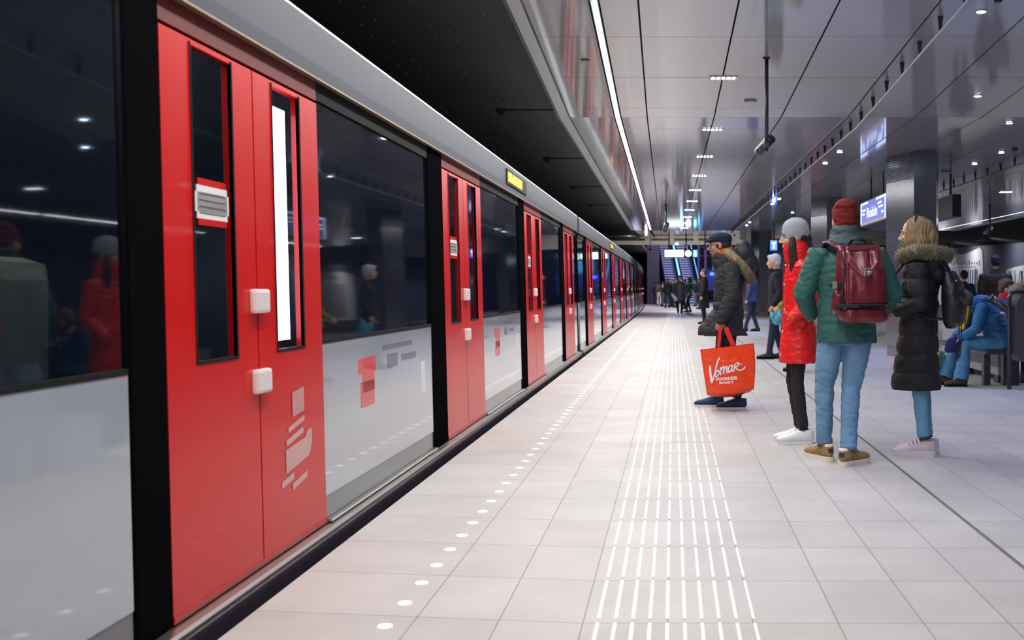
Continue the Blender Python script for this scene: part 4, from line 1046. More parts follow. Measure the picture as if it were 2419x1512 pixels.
bm = B(); tube(bm, [(-.09, -.345, 1.47), (-.082, -.36, 1.42), (-.07, -.368, 1.36), (-.075, -.372, 1.30), (-.085, -.374, 1.15), (-.08, -.378, 1.06)], .0055, 8); obj('zip', bm, webbing, bp, True)
bm = B(); tube(bm, [(-.045, -.298, 1.483), (.0, -.308, 1.470), (.07, -.308, 1.482), (.15, -.292, 1.492)], .004, 8); tube(bm, [(-.04, -.310, 1.478), (-.02, -.325, 1.458), (-.01, -.33, 1.445)], .005, 8); obj('zip', bm, webbing, bp, True)
bm = B(); tube(bm, [(-.02, -.20, 1.512), (.0, -.205, 1.545), (.04, -.21, 1.556), (.09, -.205, 1.545), (.11, -.20, 1.512)], .013, 10); obj('grab_handle', bm, webbing, bp, True)
for sgn, xo in ((-1, -.135), (1, .135)):
    bm = B()
    pts = [(PX + xo * .75, -.195, 1.49), (xo * 1.0, -.13, 1.535), (xo * 1.08, -.04, 1.535), (xo * 1.1, .06, 1.50), (xo * 1.12, .135, 1.40), (xo * 1.15, .145, 1.30), (xo * 1.2, .12, 1.22)]
    tube(bm, pts, [(.032, .010)] * len(pts), 12, ref=(1, 0, 0)); st = obj('shoulder_strap', bm, wine if sgn < 0 else wine, bp, True)
    bm = B(); tube(bm, [(p[0] + .004, p[1], p[2] + .009) for p in pts[:4]], [(.012, .006)] * 4, 10, ref=(1, 0, 0)); obj('strap_webbing', bm, webbing, st, True)
bm = B(); box(bm, .09, .135, -.215, -.16, 1.505, 1.56, .006); obj('strap_clip', bm, webbing, bp)
bm = B(); EY = -.392; plate(bm, [(.062, 1.350), (.085, 1.354), (.108, 1.350), (.108, 1.318), (.085, 1.296), (.062, 1.318)], EY - .012, EY); e = obj('emblem', bm, mat('badge_silver', (.62, .60, .62), .3, .6), bp)
bm = B(); plate(bm, [(.066, 1.345), (.085, 1.348), (.104, 1.345), (.104, 1.320), (.085, 1.302), (.066, 1.320)], EY - .014, EY - .012); f = obj('emblem_field', bm, webbing, e)
bm = B(); box(bm, .0815, .0885, EY - .017, EY - .014, 1.311, 1.341); box(bm, .071, .099, EY - .017, EY - .014, 1.3235, 1.3305); obj('emblem_cross', bm, M['white'], e)

# --- woman in the red coat
Jr = dict(pel=(0, .0, .92), chest=(0, -.01, 1.27), neck=(0, -.015, 1.46), head=(0, .035, 1.625), shL=(-.165, -.02, 1.395), elL=(-.20, -.07, 1.12), wrL=(-.19, .08, .97), shR=(.165, -.02, 1.395), elR=(.2, -.07, 1.12), wrR=(.17, .08, .97),
          hipL=(-.075, .0, .90), knL=(-.08, .02, .49), anL=(-.09, -.03, .10), hipR=(.075, 0, .90), knR=(.07, .04, .49), anR=(.06, -.02, .10))
redc = cloth('red_raincoat', (.74, .006, .006), .5, .15, 200, .06, coat=.15)
r_, jr, sr, addr = person((.985, 8.95, 0), LEFT, 1.745, 'person in a long red coat, grey ribbed beanie and white shoes', 'coat', redc, cloth('black_skinny', (.010, .009, .010), .8), mat('white_shoe', (.78, .79, .82), .5),
    hat='beanie', hatcol=cloth('grey_knit', (.36, .39, .46), .95, .3, 160), hair='long', haircol=hair_dark, J=Jr, hr=(0, R(-4), 0), voxel=.0085, hem=.635, hemr=(.19, .155), puff=.96, hands={'L': 'none', 'R': 'none'}, detail=True, toes=(R(4), R(-3)), sole=(mat('white_sole', (.8, .8, .8), .5), .026, M['white']),
    collar=.098, amp=.008, legr=.82, sleeve=1.05, longhair=[([(-.078, .022, -.02), (-.088, .030, -.10), (-.095, .030, -.20), (-.100, .035, -.30), (-.098, .045, -.40)], [.026, .034, .036, .030, .014]), ([(.078, .022, -.02), (.088, .03, -.10), (.095, .03, -.20), (.10, .035, -.34)], [.026, .034, .034, .016]), ([(0, -.08, -.02), (0, -.09, -.14), (0, -.10, -.26)], [.06, .055, .03])])
Sr = Matrix.Scale(sr, 4)
bm = B(); tube(bm, [(0, .0, 1.44), (0, .018, 1.535)], [(.102, .106), (.098, .104)], 24, round_=True); addr('collar', bm, redc, .0075, 2, wrinkle(.006, 9, 14, 8))
bm = B(); tube(bm, [(.008, .150, .66), (.006, .138, .85), (.006, .124, .98), (.004, .119, 1.12), (0, .120, 1.28), (0, .108, 1.42), (0, .108, 1.52)], .006, 8); bm.transform(Sr); obj('front_placket', bm, mat('dark_red_edge', (.22, .0, .0), .6), r_, True)
for z, y, x in ((1.52, .098, -.045), (1.40, .103, -.04), (1.25, .114, -.045), (1.05, .112, -.05), (.88, .128, -.05), (.70, .144, -.05)):
    bm = B(); ell(bm, (x, y, z), (.011, .011, .011)); bm.transform(Sr); obj('snap_button', bm, M['alu'], r_, True)
bm = B(); tube(bm, [(-.188, .13, 1.02), (-.20, .06, .985), (-.2, -.02, .94)], [(.03, .010)] * 3, 10, ref=(0, 0, 1)); bm.transform(Sr); pk = obj('pocket_flap', bm, redc, r_, True)
for y, z in ((.10, .985), (.085, .955)):
    bm = B(); ell(bm, (-.212, y, z), (.010, .010, .010)); bm.transform(Sr); obj('snap_button', bm, M['alu'], pk, True)

# --- woman in the long black coat
Jb = dict(pel=(0, .0, .92), chest=(0, -.01, 1.25), neck=(0, -.01, 1.445), head=(0, .03, 1.62), shL=(-.165, -.02, 1.38), elL=(-.205, -.05, 1.11), wrL=(-.14, .13, 1.05), shR=(.165, -.02, 1.38), elR=(.2, -.05, 1.11), wrR=(.13, .15, 1.06),
          hipL=(-.07, .0, .90), knL=(-.07, -.02, .49), anL=(-.08, -.055, .115), hipR=(.07, 0, .90), knR=(.06, -.02, .49), anR=(.09, -.045, .115))
lil = mat('lilac_leather', (.56, .47, .50), .5, var=.05)
b_, jb, sb_, addb = person((1.785, 8.27, 0), R(66), 1.745, 'person in a long black quilted coat with fur-trimmed hood, pale shoes', 'coat', cloth('black_quilt', (.009, .009, .012), .75, .1), cloth('sky_denim', (.13, .33, .47), var=.2, vscale=5), lil,
    hair='long', haircol=hair_blond, J=Jb, hr=(R(-4), R(-3), 0), voxel=.0085, trous_top=False, hem=.475, hemr=(.19, .185), puff=1.04, detail=True, toes=(R(10), R(4)), sole=(mat('lilac_sole', (.66, .62, .66), .5), .048, mat('lace_mauve', (.30, .2, .22), .7)),
    collar=.11, amp=.006, quilt=.016, legr=.86, sleeve=1.1, shoe_s=1.05, skirt=(0, .02), sockm=cloth('dark_sock', (.05, .05, .06)), hands={'L': ((.6, .8, 0), (0, 0, -1), 1, .6)},
    longhair=[([(-.07, -.02, .02), (-.085, -.03, -.06), (-.085, -.03, -.13)], [.040, .045, .03]), ([(.07, -.02, .02), (.085, -.03, -.06), (.085, -.02, -.15)], [.04, .045, .03]), ([(0, -.075, .03), (0, -.10, -.06), (0, -.11, -.13)], [.075, .078, .05]), ([(-.06, -.06, .0), (-.085, -.07, -.08), (-.07, -.09, -.14)], [.05, .05, .03]), ([(.06, -.06, .0), (.085, -.07, -.08), (.07, -.09, -.14)], [.05, .05, .03]), ([(-.06, .03, .0), (-.07, .035, -.08), (-.06, .04, -.15)], [.025, .03, .018])])
Sb = Matrix.Scale(sb_, 4)
# quilt seams: raised baffles round the skirt
fur('hood_fur', [(-.16, .10, 1.44), (-.19, -.02, 1.48), (-.14, -.13, 1.475), (-.03, -.19, 1.46), (.08, -.18, 1.46), (.17, -.08, 1.47), (.18, .04, 1.45), (.12, .13, 1.41)], .048, fur_grey, b_, sb_, 6000, .026)
bm = B(); ell(bm, (0, -.11, 1.40), (.15, .10, .10)); ell(bm, (0, -.15, 1.33), (.11, .07, .09)); addb('hood', bm, cloth('black_quilt', (.006, .006, .008)), .009, 3, wrinkle(.008, 7, 12, 2))
bm = B(); tube(bm, [(-.02, .02, 1.46), (-.01, .05, 1.52)], [(.10, .11), (.09, .10)], 20); addb('scarf', bm, cloth('olive_scarf', (.10, .085, .06), .9), .008, 2, wrinkle(.01, 10, 22, 4))
hd = jb['head']; HRb = rotm(R(-4), R(-3), 0)
bm = B(); tube(bm, [hd + HRb @ V(.086 * math.cos(t), -.02 - .01 * math.sin(t), .03 + .105 * math.sin(t)) for t in [math.pi * k / 12 for k in range(13)]], [(.010, .005)] * 13, 10, ref=(0, 1, 0)); bm.transform(Sb); obj('headband', bm, mat('headband_shine', (.10, .10, .11), .25, .6), b_, True)
sbk = empty('shoulder_bag', (1.785, 8.27, 0), R(66), 'soft black rucksack hanging on the back of the long black coat', 'backpack')
bm = B(); ring_loft(bm, [(.93, .0, -.235, .06, .03), (.97, .0, -.255, .12, .07), (1.10, .0, -.26, .145, .085), (1.24, 0, -.245, .13, .07), (1.34, 0, -.22, .10, .035)], 24, 2.4)
link('bag_body', remesh(bm, .009, 3, wrinkle(.008, 9, 6, 3)), mat('black_nylon', (.010, .010, .013), .4, bump=.2, bscale=30), sbk, True)
for q in (-1, 1):
    bm = B(); tube(bm, [(q * .08, -.215, 1.34), (q * .11, -.17, 1.42), (q * .12, -.06, 1.455), (q * .13, .06, 1.42), (q * .14, .15, 1.30), (q * .17, .10, 1.12), (q * .16, -.10, 1.0), (q * .09, -.21, .99)], [(.02, .006)] * 8, 10); obj('strap', bm, webbing, sbk, True)
bm = B(); tube(bm, [(-.05, -.30, 1.0), (-.052, -.30, .82), (-.045, -.29, .70)], .004, 8); tube(bm, [(-.02, -.31, 1.0), (-.02, -.31, .84), (-.03, -.3, .72)], .004, 8); obj('drawstring', bm, webbing, sbk, True)
bm = B(); ell(bm, (-.09, -.285, 1.27), (.012, .008, .006)); ell(bm, (-.115, -.23, 1.06), (.008, .008, .014)); obj('buckle', bm, M['alu'], sbk, True)

# --- man in the dark parka with the shopping bag
Jp = dict(pel=(0, -.03, .93), waist=(0, -.02, 1.06), chest=(0, -.03, 1.26), neck=(0, -.03, 1.43), head=(0, .065, 1.60), shL=(-.175, -.05, 1.37), elL=(-.24, -.06, 1.10), wrL=(-.235, .05, .865), shR=(.175, -.05, 1.37), elR=(.235, -.10, 1.12), wrR=(.20, .04, .98),
          hipL=(-.068, -.02, .90), knL=(-.09, -.02, .49), anL=(-.12, -.12, .10), hipR=(.09, -.03, .9), knR=(.09, .05, .49), anR=(.09, .10, .10))
parka = cloth('charcoal_parka', (.019, .022, .026), .75, .4, 240, .15)
p_, jp, sp2, addp = person((.53, 11.5, 0), R(88), 1.81, 'person in a dark parka, navy flat cap and orange scarf carrying a red shopping bag', 'parka', parka, cloth('dark_trousers', (.012, .012, .018)), mat('navy_shoe', (.008, .03, .10), .7, var=.2),
    hat='flat_cap', hatcol=cloth('navy_wool', (.008, .014, .035), .95), hair='short', haircol=hair_dark, J=Jp, hr=(0, R(-6), 0), voxel=.0095, hem=.715, hemr=(.20, .245), puff=1.10, skin='mid', detail=True, toes=(R(3), R(-3)), sole=(mat('pale_sole', (.72, .71, .75), .5), .026, M['dark']),
    collar=.10, amp=.011, sleeve=1.08, skirt=(0, .03), trous_top=False, hands={'L': ((.05, .25, -1), (1, 0, 0), 1, 1.15), 'R': 'none'})
Sp = Matrix.Scale(sp2, 4)
bm = B(); tube(bm, [(0, .0, 1.44), (0, .015, 1.53)], [(.085, .10), (.080, .095)], 20); addp('scarf', bm, cloth('orange_wool', (.60, .10, .012), .95, .6, 60, .25), .008, 2, wrinkle(.010, 10, 30, 4))
bm = B(); tube(bm, [(0, -.01, 1.39), (0, .02, 1.47)], [(.115, .13), (.10, .125)], 22); addp('collar', bm, parka, .0085, 2, wrinkle(.008, 8, 20, 4))
bm = B(); ell(bm, (0, -.175, 1.50), (.13, .105, .135)); ell(bm, (0, -.215, 1.42), (.12, .10, .11)); ell(bm, (0, -.17, 1.58), (.10, .075, .07)); addp('hood', bm, cloth('hood_black', (.014, .016, .026), .6), .009, 3, wrinkle(.006, 8, 8, 3))
fur('hood_fur', [(-.02, .0, 1.535), (-.10, -.035, 1.50), (-.145, -.09, 1.455), (-.155, -.15, 1.39), (-.135, -.20, 1.33), (-.06, -.24, 1.27), (.05, -.24, 1.27), (.13, -.20, 1.33), (.155, -.13, 1.40), (.13, -.06, 1.47)], .040, fur_tan, p_, sp2, 5200, .026, 4)
bm = B(); box(bm, -.262, -.235, -.115, -.005, 1.265, 1.285, .004); box(bm, -.258, -.236, -.110, -.01, 1.16, 1.265, .006); bm.transform(Sp); obj('sleeve_pocket', bm, parka, p_)
bm = B(); tube(bm, [(-.150, .115, 1.0), (-.185, .07, 1.01), (-.205, .02, .97)], [(.035, .012)] * 3, 10, ref=(0, 0, 1)); bm.transform(Sp); obj('pocket_flap', bm, parka, p_, True)

# the shopping bag
BY = 11.18; KB = F / BY
def bq(x, y): X, Y, Z = px(1640 + x / 6.875, 760 + y / 6.875, BY); return X, Z
ox, oz = bq(540, 1240)
bag = empty('shopping_bag', (ox, BY, 0), 0, 'large glossy red shopping bag with white lettering, held by the person in the parka', 'shopping bag')
def bl(x, y, d=0.): X, Z = bq(x, y); return (X - ox, d, Z)
bm = B()
front = [(98, 460), (530, 402), (968, 355), (982, 700), (985, 1000), (965, 1095), (700, 1125), (560, 1150), (205, 1180), (150, 820)]
cols_ = 22; rws = 20
def surf(u, v):     # u across, v down; front face of the bag, gently creased
    tl, tr, br, bl_ = Vector((98, 460)), Vector((968, 355)), Vector((968, 1100)), Vector((205, 1180))
    a = tl.lerp(tr, u); c = bl_.lerp(br, u); p = a.lerp(c, v); p.x += 22 * math.sin(v * math.pi) * u
    d = -.012 - .035 * math.sin(math.pi * min(1, max(0, u))) * (.35 + .65 * v) + .006 * noise.noise(Vector((u * 5, v * 7, 1.3))) + .004 * noise.noise(Vector((u * 14, v * 18, 4)))
    return bl(p.x, p.y, d)
G = [[bm.verts.new(surf(i / cols_, k / rws)) for i in range(cols_ + 1)] for k in range(rws + 1)]
for k in range(rws):
    for i in range(cols_): bm.faces.new((G[k][i], G[k][i + 1], G[k + 1][i + 1], G[k + 1][i]))
BK = [[bm.verts.new((lambda q: (q[0], .17 * (.35 + .65 * k / rws) - q[1] * .3, q[2] + .012 * k / rws))(surf(i / cols_, k / rws))) for i in range(cols_ + 1)] for k in range(rws + 1)]
for k in range(rws):
    for i in range(cols_): bm.faces.new((BK[k][i + 1], BK[k][i], BK[k + 1][i], BK[k + 1][i + 1]))
    bm.faces.new((G[k][0], G[k + 1][0], BK[k + 1][0], BK[k][0])); bm.faces.new((G[k + 1][cols_], G[k][cols_], BK[k][cols_], BK[k + 1][cols_]))
# sagging bottom
def sag(i): u = i / cols_; q = G[rws][i].co; return (q.x * .96, .05, q.z - .045 * math.sin(math.pi * min(1, u * .55 + .22)) ** 2 * (1 if 0 < i < cols_ else .0) - .01 * math.sin(math.pi * u))
SG = [bm.verts.new(sag(i)) for i in range(cols_ + 1)]
for i in range(cols_):
    bm.faces.new((G[rws][i], G[rws][i + 1], SG[i + 1], SG[i])); bm.faces.new((SG[i], SG[i + 1], BK[rws][i + 1], BK[rws][i]))
redbag = mat('red_woven_plastic', (.88, .055, .006), .30, coat=.5, bump=.35, bscale=22, var=.08, vscale=8, coat_rough=.12)
obj('bag_body', bm, redbag, bag, True)
bm = B()
def band(bm, P, w, d0, th=.003):
    for (a, c) in zip(P, P[1:]):
        A = Vector((a[0], a[1])); C = Vector((c[0], c[1])); t = (C - A).normalized(); nn = Vector((-t.y, t.x)) * w / 2
        q = [A + nn, C + nn, C - nn, A - nn]
        f = [bm.verts.new(bl(v.x, v.y, d0 if i in (0, 3) else d0)) for i, v in enumerate(q)]; g_ = [bm.verts.new(bl(v.x, v.y, d0 + th)) for v in q]
        bm.faces.new(f); bm.faces.new(g_[::-1])
        for i in range(4): bm.faces.new((f[i], g_[i], g_[(i + 1) % 4], f[(i + 1) % 4]))
hm = mat('red_handle', (.72, .012, .008), .45)
band(bm, [(418, 92), (410, 250), (392, 412)], 55, -.012, .004); obj('handle', bm, hm, bag)
bm = B(); band(bm, [(512, 92), (575, 250), (632, 385)], 78, -.012, .004); obj('handle', bm, hm, bag)
bm = B(); band(bm, [(425, 105), (418, 250), (400, 405)], 50, .08, .004); obj('handle', bm, hm, bag)
bm = B(); band(bm, [(515, 105), (590, 250), (650, 380)], 50, .08, .004); obj('handle', bm, hm, bag)
white_print = mat('white_print', (.86, .85, .86), .4)
def dfront(x, y): u = min(1, max(0, (x - 130) / 840)); v = min(1, max(0, (y - 410) / 720)); return -.012 - .035 * math.sin(math.pi * u) * (.35 + .65 * v) - .0075
def stroke(P, w):
    global bm
    Q = []      # resample smoothly
    for i in range(len(P) - 1):
        p0, p1, p2, p3 = [Vector(P[max(0, min(len(P) - 1, i + k))][:2]) for k in (-1, 0, 1, 2)]
        for t in range(5):
            t /= 5; Q.append(.5 * ((2 * p1) + (p2 - p0) * t + (2 * p0 - 5 * p1 + 4 * p2 - p3) * t * t + (3 * p1 - p0 - 3 * p2 + p3) * t ** 3))
    Q.append(Vector(P[-1][:2]))
    Q3 = [bl(q.x, q.y, dfront(q.x, q.y)) for q in Q]; r0 = w / 6.875 / KB / 2
    tube(bm, Q3, [(r0, .0022)] * len(Q3), 10, ref=(0, 1, 0)) if False else None
    for a, c in zip(Q3, Q3[1:]):
        A, C = Vector(a), Vector(c)
        if (C - A).length < 1e-5: continue
        t = (C - A).normalized(); nn = Vector((-t.z, 0, t.x)) * r0
        f = [bm.verts.new(v) for v in (A + nn, C + nn, C - nn, A - nn)]; bm.faces.new(f)
    for q in Q3:
        n = 12; bm.faces.new([bm.verts.new((q[0] + r0 * math.cos(2 * math.pi * k / n), q[1], q[2] + r0 * math.sin(2 * math.pi * k / n))) for k in range(n)])
bm = B()
stroke([(255, 725), (258, 800), (268, 890), (285, 985)], 36); stroke([(285, 985), (312, 900), (335, 820), (358, 720), (378, 640), (408, 588)], 24)
stroke([(375, 790), (345, 830), (340, 875), (362, 885), (392, 850), (400, 800), (375, 785)], 20)
stroke([(425, 745), (428, 800), (425, 858)], 22); stroke([(428, 800), (448, 750), (472, 722), (478, 745), (474, 840)], 20); stroke([(476, 800), (500, 740), (522, 722), (528, 750), (526, 828)], 20)
stroke([(605, 708), (570, 715), (552, 770), (560, 815), (590, 790), (612, 730)], 20); stroke([(612, 705), (606, 760), (618, 805)], 20)
stroke([(652, 700), (648, 745), (640, 795)], 22); stroke([(640, 720), (672, 680), (715, 660), (722, 690), (690, 722), (660, 735)], 20); stroke([(665, 735), (695, 770), (740, 785), (790, 768), (820, 735)], 20); stroke([(748, 688), (772, 686)], 14)
obj('brand_script', bm, white_print, bag, fix=False)
def bagtext(s, x0, x1, yc, h, slope, bold):
    cu = bpy.data.curves.new('t', 'FONT'); cu.body = s; cu.size = 1; cu.offset = bold; cu.align_x = 'CENTER'; cu.align_y = 'CENTER'
    o = bpy.data.objects.new('t', cu); COL.objects.link(o); me = bpy.data.meshes.new_from_object(o.evaluated_get(bpy.context.evaluated_depsgraph_get())); bpy.data.objects.remove(o)
    xs = [v.co.x for v in me.vertices]; zs = [v.co.y for v in me.vertices]; w = max(xs) - min(xs); hh = max(zs) - min(zs); mx = (max(xs) + min(xs)) / 2; mz = (max(zs) + min(zs)) / 2
    for v in me.vertices:
        X = (x0 + x1) / 2 + (v.co.x - mx) / w * (x1 - x0); Y = yc - (v.co.y - mz) / hh * h + (X - (x0 + x1) / 2) * slope
        v.co = bl(X, Y, dfront(X, Y))
    me.materials.clear(); link('lettering', me, white_print, bag)
bagtext('VOORDEEL', 338, 706, 918, 52, -.07, .04); bagtext('MARKT', 405, 636, 980, 44, -.07, .018)

# --- the others in the middle distance
def simple(x, Y, H, rz, label, **k):
    k.setdefault('voxel', .014 if Y < 30 else .02); k.setdefault('leg', jeans_dark); k.setdefault('shoe', M['black']); k.setdefault('topcol', black_cloth)
    return person(((x - VX) * Y / F, Y, 0), rz, H, label, **k)
o, j, s, ad = simple(1834, 19.5, 1.80, R(85), 'white-haired person in a black jacket and jeans holding a blue plastic bag', hair='fluffy', haircol=hair_white, hem=.80, hemr=(.17, .15), puff=1.02,
    J=dict(head=(0, .05, 1.62), anL=(-.11, .12, .095), knL=(-.1, .06, .5), anR=(.1, -.10, .095), wrL=(-.22, .05, .90), elL=(-.23, -.07, 1.12)), topcol=cloth('black_navy', (.008, .009, .016)), leg=cloth('ink_denim', (.012, .025, .055)), voxel=.011, hr=(0, R(-3), 0))
pb = empty('plastic_bag', ((1838 - VX) * 19.2 / F, 19.2, 0), 0, 'crumpled light blue plastic bag held by the white-haired person', 'plastic bag')
bm = B(); A = lambda x, y, d=0: (lambda q: Vector((q[0] - pb.location.x, d, q[2])))(px(x, y, 19.2))
tube(bm, [A(1822, 742), A(1832, 748), A(1842, 755), A(1852, 762)], [(.05, .03), (.11, .06), (.13, .08), (.05, .05)], 16, ref=(0, 0, 1)); tube(bm, [A(1846, 726), A(1843, 740), A(1842, 755)], [(.02, .02), (.07, .04), (.09, .05)], 12)
link('bag_body', remesh(bm, .012, 1, lambda p: .03 * (abs(noise.noise(p * 9)) - .3)), mat('blue_film', (.05, .30, .42), .3, coat=.5), pb, True)
simple(1776, 31.8, 1.78, R(60), 'person in a blue jacket walking behind the parka hood', topcol=cloth('blue_jacket', (.06, .10, .24)), leg=jeans_dark, hair='short', haircol=hair_brown, hem=.82, J=dict(anL=(-.1, .15, .1), anR=(.1, -.12, .1)))
simple(1882, 16.6, 1.66, R(70), 'person in an olive yellow jacket half hidden behind the red coat', topcol=cloth('olive_yellow', (.26, .24, .02)), leg=black_cloth, hair='long', haircol=hair_blond, hem=.85, voxel=.011,
       J=dict(elL=(-.24, .04, 1.13), wrL=(-.2, .22, 1.0)), longhair=[([(0, -.08, 0), (0, -.09, -.12), (-.02, -.09, -.24)], [.07, .06, .03])])
sbx = empty('shoulder_bag', ((1893 - VX) * 16.7 / F, 16.55, 0), R(70), 'small dark bag on the back of the olive yellow jacket', 'bag')
bm = B(); ring_loft(bm, [(1.0, 0, -.03, .10, .05), (1.03, 0, -.03, .13, .07), (1.28, 0, -.03, .12, .06), (1.33, 0, -.03, .07, .03)], 18); obj('bag_body', bm, M['black'], sbx, True)
simple(1663, 38.5, 1.86, R(80), 'tall person in a long black coat left of the man with the flat cap', hem=.5, hemr=(.2, .18), hair='short', haircol=hair_brown, leg=black_cloth)
# far crowd
o, j, s, ad = simple(1606, 49.3, 1.76, R(180), 'person in a long grey buttoned coat and black hood walking towards the camera', topcol=cloth('slate_coat', (.05, .055, .085)), leg=black_cloth, hem=.66, hemr=(.21, .16), shoe=M['white'], sole=(M['white'], .03),
    hair='short', haircol=hair_dark, J=dict(elL=(-.28, -.02, 1.13), wrL=(-.31, .12, .92), elR=(.28, 0, 1.13), wrR=(.33, .14, .9), anL=(-.07, .05, .095), anR=(.07, -.10, .14)), collar=.11, voxel=.018)
bm = B()
for k in range(6): ell(bm, (0, .155, (.8 + .12 * k)), (.012, .012, .012), None, 8)
tube(bm, [(0, .15, .72), (0, .145, 1.1), (0, .135, 1.42)], .008, 6); obj('button_row', bm, M['alu'], o, True)
pb = empty('plastic_bag', ((1589 - VX) * 49 / F, 49, 0), 0, 'small white and grey plastic bag in the hand of the walking person', 'plastic bag')
bm = B(); tube(bm, [(-.02, 0, .93), (.05, 0, .84), (.14, 0, .72), (.18, 0, .66)], [.04, .075, .085, .04], 12); link('bag_body', remesh(bm, .02, 1, lambda p: .03 * noise.noise(p * 9)), mat('pale_film', (.55, .55, .62), .4), pb, True)
simple(1629, 57, 1.78, R(120), 'person in a green hooded jacket and black trousers in the far crowd', topcol=cloth('bottle_green', (.02, .11, .085)), leg=black_cloth, hat='hood', hatcol=cloth('bottle_green'), J=dict(anL=(-.1, .22, .1), knL=(-.1, .2, .5), wrL=(-.28, .18, .92), anR=(.1, -.1, .1)), hem=.78)
crowd = [(1557, 78, 1.66, 15, (.10, .10, .12), (.80, .78, .74), hair_dark, None, 'person in white flared trousers and a short dark top in the far crowd', -1.0),
         (1549, 80, 1.64, 10, (.02, .02, .03), (.02, .02, .03), hair_dark, 'cap', 'dark figure in a cap left of the white trousers', 1.),
         (1565, 74, 1.60, -60, (.09, .06, .05), (.16, .15, .10), hair_dark, None, 'person with a phone between white trousers and black jacket', 1.),
         (1577, 70, 1.86, 20, (.010, .010, .012), (.012, .05, .12), hair_brown, None, 'broad person in a black jacket and blue jeans in the far crowd', 1.),
         (1590, 72, 1.78, 75, (.045, .035, .035), (.012, .012, .014), hair_brown, None, 'person in a brown-black coat left of the walking person', 1.),
         (1584, 76, 1.76, 60, (.03, .03, .03), (.02, .02, .02), hair_blond, None, 'fair-haired head behind the broad black jacket', 1.),
         (1598, 70, 1.72, 110, (.02, .02, .025), (.02, .02, .02), hair_brown, None, 'dark figure just behind the walking person', 1.),
         (1617, 66, 1.74, 80, (.08, .085, .10), (.02, .02, .02), hair_dark, None, 'pale-faced person left of the green hood', 1.),
         (1643, 76, 1.76, 80, (.012, .035, .10), (.20, .19, .21), hair_dark, None, 'person in a blue jacket and grey trousers right of the green hood', 1.),
         (1652, 66, 1.8, 80, (.04, .06, .13), (.03, .05, .10), hair_brown, None, 'slim figure in faded blue behind the tall black coat', 1.)]
for x, Y, H, rz, tc_, lc, hc, ht, lab, lr in crowd:
    k = '%d' % x
    simple(x, Y, H, R(rz), lab, topcol=cloth('crowd_top_' + k, tc_), leg=cloth('crowd_leg_' + k, lc), hair='short', haircol=hc, hat=ht, hatcol=black_cloth if ht else None, voxel=.024, legr=lr, hem=.84 if x != 1557 else 1.0,
           J=dict(wrL=(-.2, .2, 1.1), elL=(-.25, .0, 1.12)) if x in (1565, 1590) else None)
bm = B(); box(bm, -.04, .04, -.006, .006, -.07, .07, .004)
prop(obj('phone', bm, M['white'], loc=((1566 - VX) * 73.9 / F, 73.8, 1.30)), 'tiny pale phone held up in the far crowd', 'phone')

# --- right-hand side: bench people
sitJ = dict(pel=(0, -.02, .56), waist=(0, .04, .68), chest=(0, .16, .90), neck=(0, .30, 1.03), head=(0, .43, 1.075), shL=(-.18, .25, .98), elL=(-.22, .34, .70), wrL=(-.12, .50, .60), shR=(.18, .25, .98), elR=(.22, .36, .70), wrR=(.1, .54, .58),
            hipL=(-.10, .0, .52), knL=(-.14, .44, .53), anL=(-.13, .50, .10), hipR=(.10, .0, .52), knR=(.14, .48, .53), anR=(.14, .62, .10))
blue = cloth('blue_jacket_bright', (.012, .12, .30), .6, .25, 160)
o, jj, ss, add_ = person((4.05, 14.15, 0), LEFT, 1.75, 'person in a blue hooded jacket and flared jeans bent forward on the bench', 'jacket', blue, cloth('mid_denim', (.07, .22, .42), var=.3, vscale=4), mat('brown_shoe', (.06, .045, .035), .6),
    hair='messy', haircol=hair_brown, J=sitJ, hr=(0, R(-58), 0), voxel=.011, spine=[((0, -.05, .56), (.20, .16)), ((0, .03, .68), (.19, .155)), ((0, .12, .84), (.20, .15)), ((0, .21, .97), (.18, .12)), ((0, .29, 1.03), (.10, .085))],
    legr=-1.15, trous_top=False, detail=False, amp=.012, puff=1.12, hands={'L': ((.3, .5, -.5), (0, 0, -1), 1, .7), 'R': ((-.3, .5, -.5), (0, 0, -1), 1, .7)})
bm = B(); ell(bm, (0, .20, 1.06), (.12, .12, .075)); ell(bm, (0, .30, 1.02), (.11, .08, .07)); add_('hood', bm, blue, .010, 2, wrinkle(.012, 8, 14, 6))
bm = B(); tube(bm, [(0, .40, .98), (0, .43, .84), (.0, .45, .72)], [(.10, .05), (.10, .05), (.09, .03)], 14); add_('scarf', bm, cloth('yellow_scarf', (.62, .38, .01), .95, .6, 60), .010, 2, wrinkle(.012, 20, 6))
tb = empty('poster_tube', (4.05, 14.15, 0), LEFT, 'black poster tube slung across the back of the blue jacket', 'poster tube')
bm = B(); tube(bm, [(-.26, .16, 1.10), (-.26, -.34, .70)], .042, 20, round_=False); obj('tube_body', bm, mat('tube_black', (.02, .025, .03), .3, coat=.4), tb, True)
bm = B(); tube(bm, [(-.26, -.335, .704), (-.26, -.365, .680)], .050, 20, round_=False); tube(bm, [(-.26, .155, 1.096), (-.26, .175, 1.112)], .046, 20, round_=False); obj('end_cap', bm, mat('tube_cap', (.05, .07, .08), .3), tb, True)
bm = B(); tube(bm, [(-.25, .12, 1.08), (-.15, .32, 1.08), (.0, .42, .95), (-.14, .33, .74), (-.24, .06, .70), (-.26, -.26, .76)], [(.014, .004)] * 6, 8); obj('strap', bm, webbing, tb, True)
tg = empty('tote_bag', (3.27, 14.35, 0), 0, 'turquoise tote bag with a yellow print on the floor by the sitter', 'tote bag')
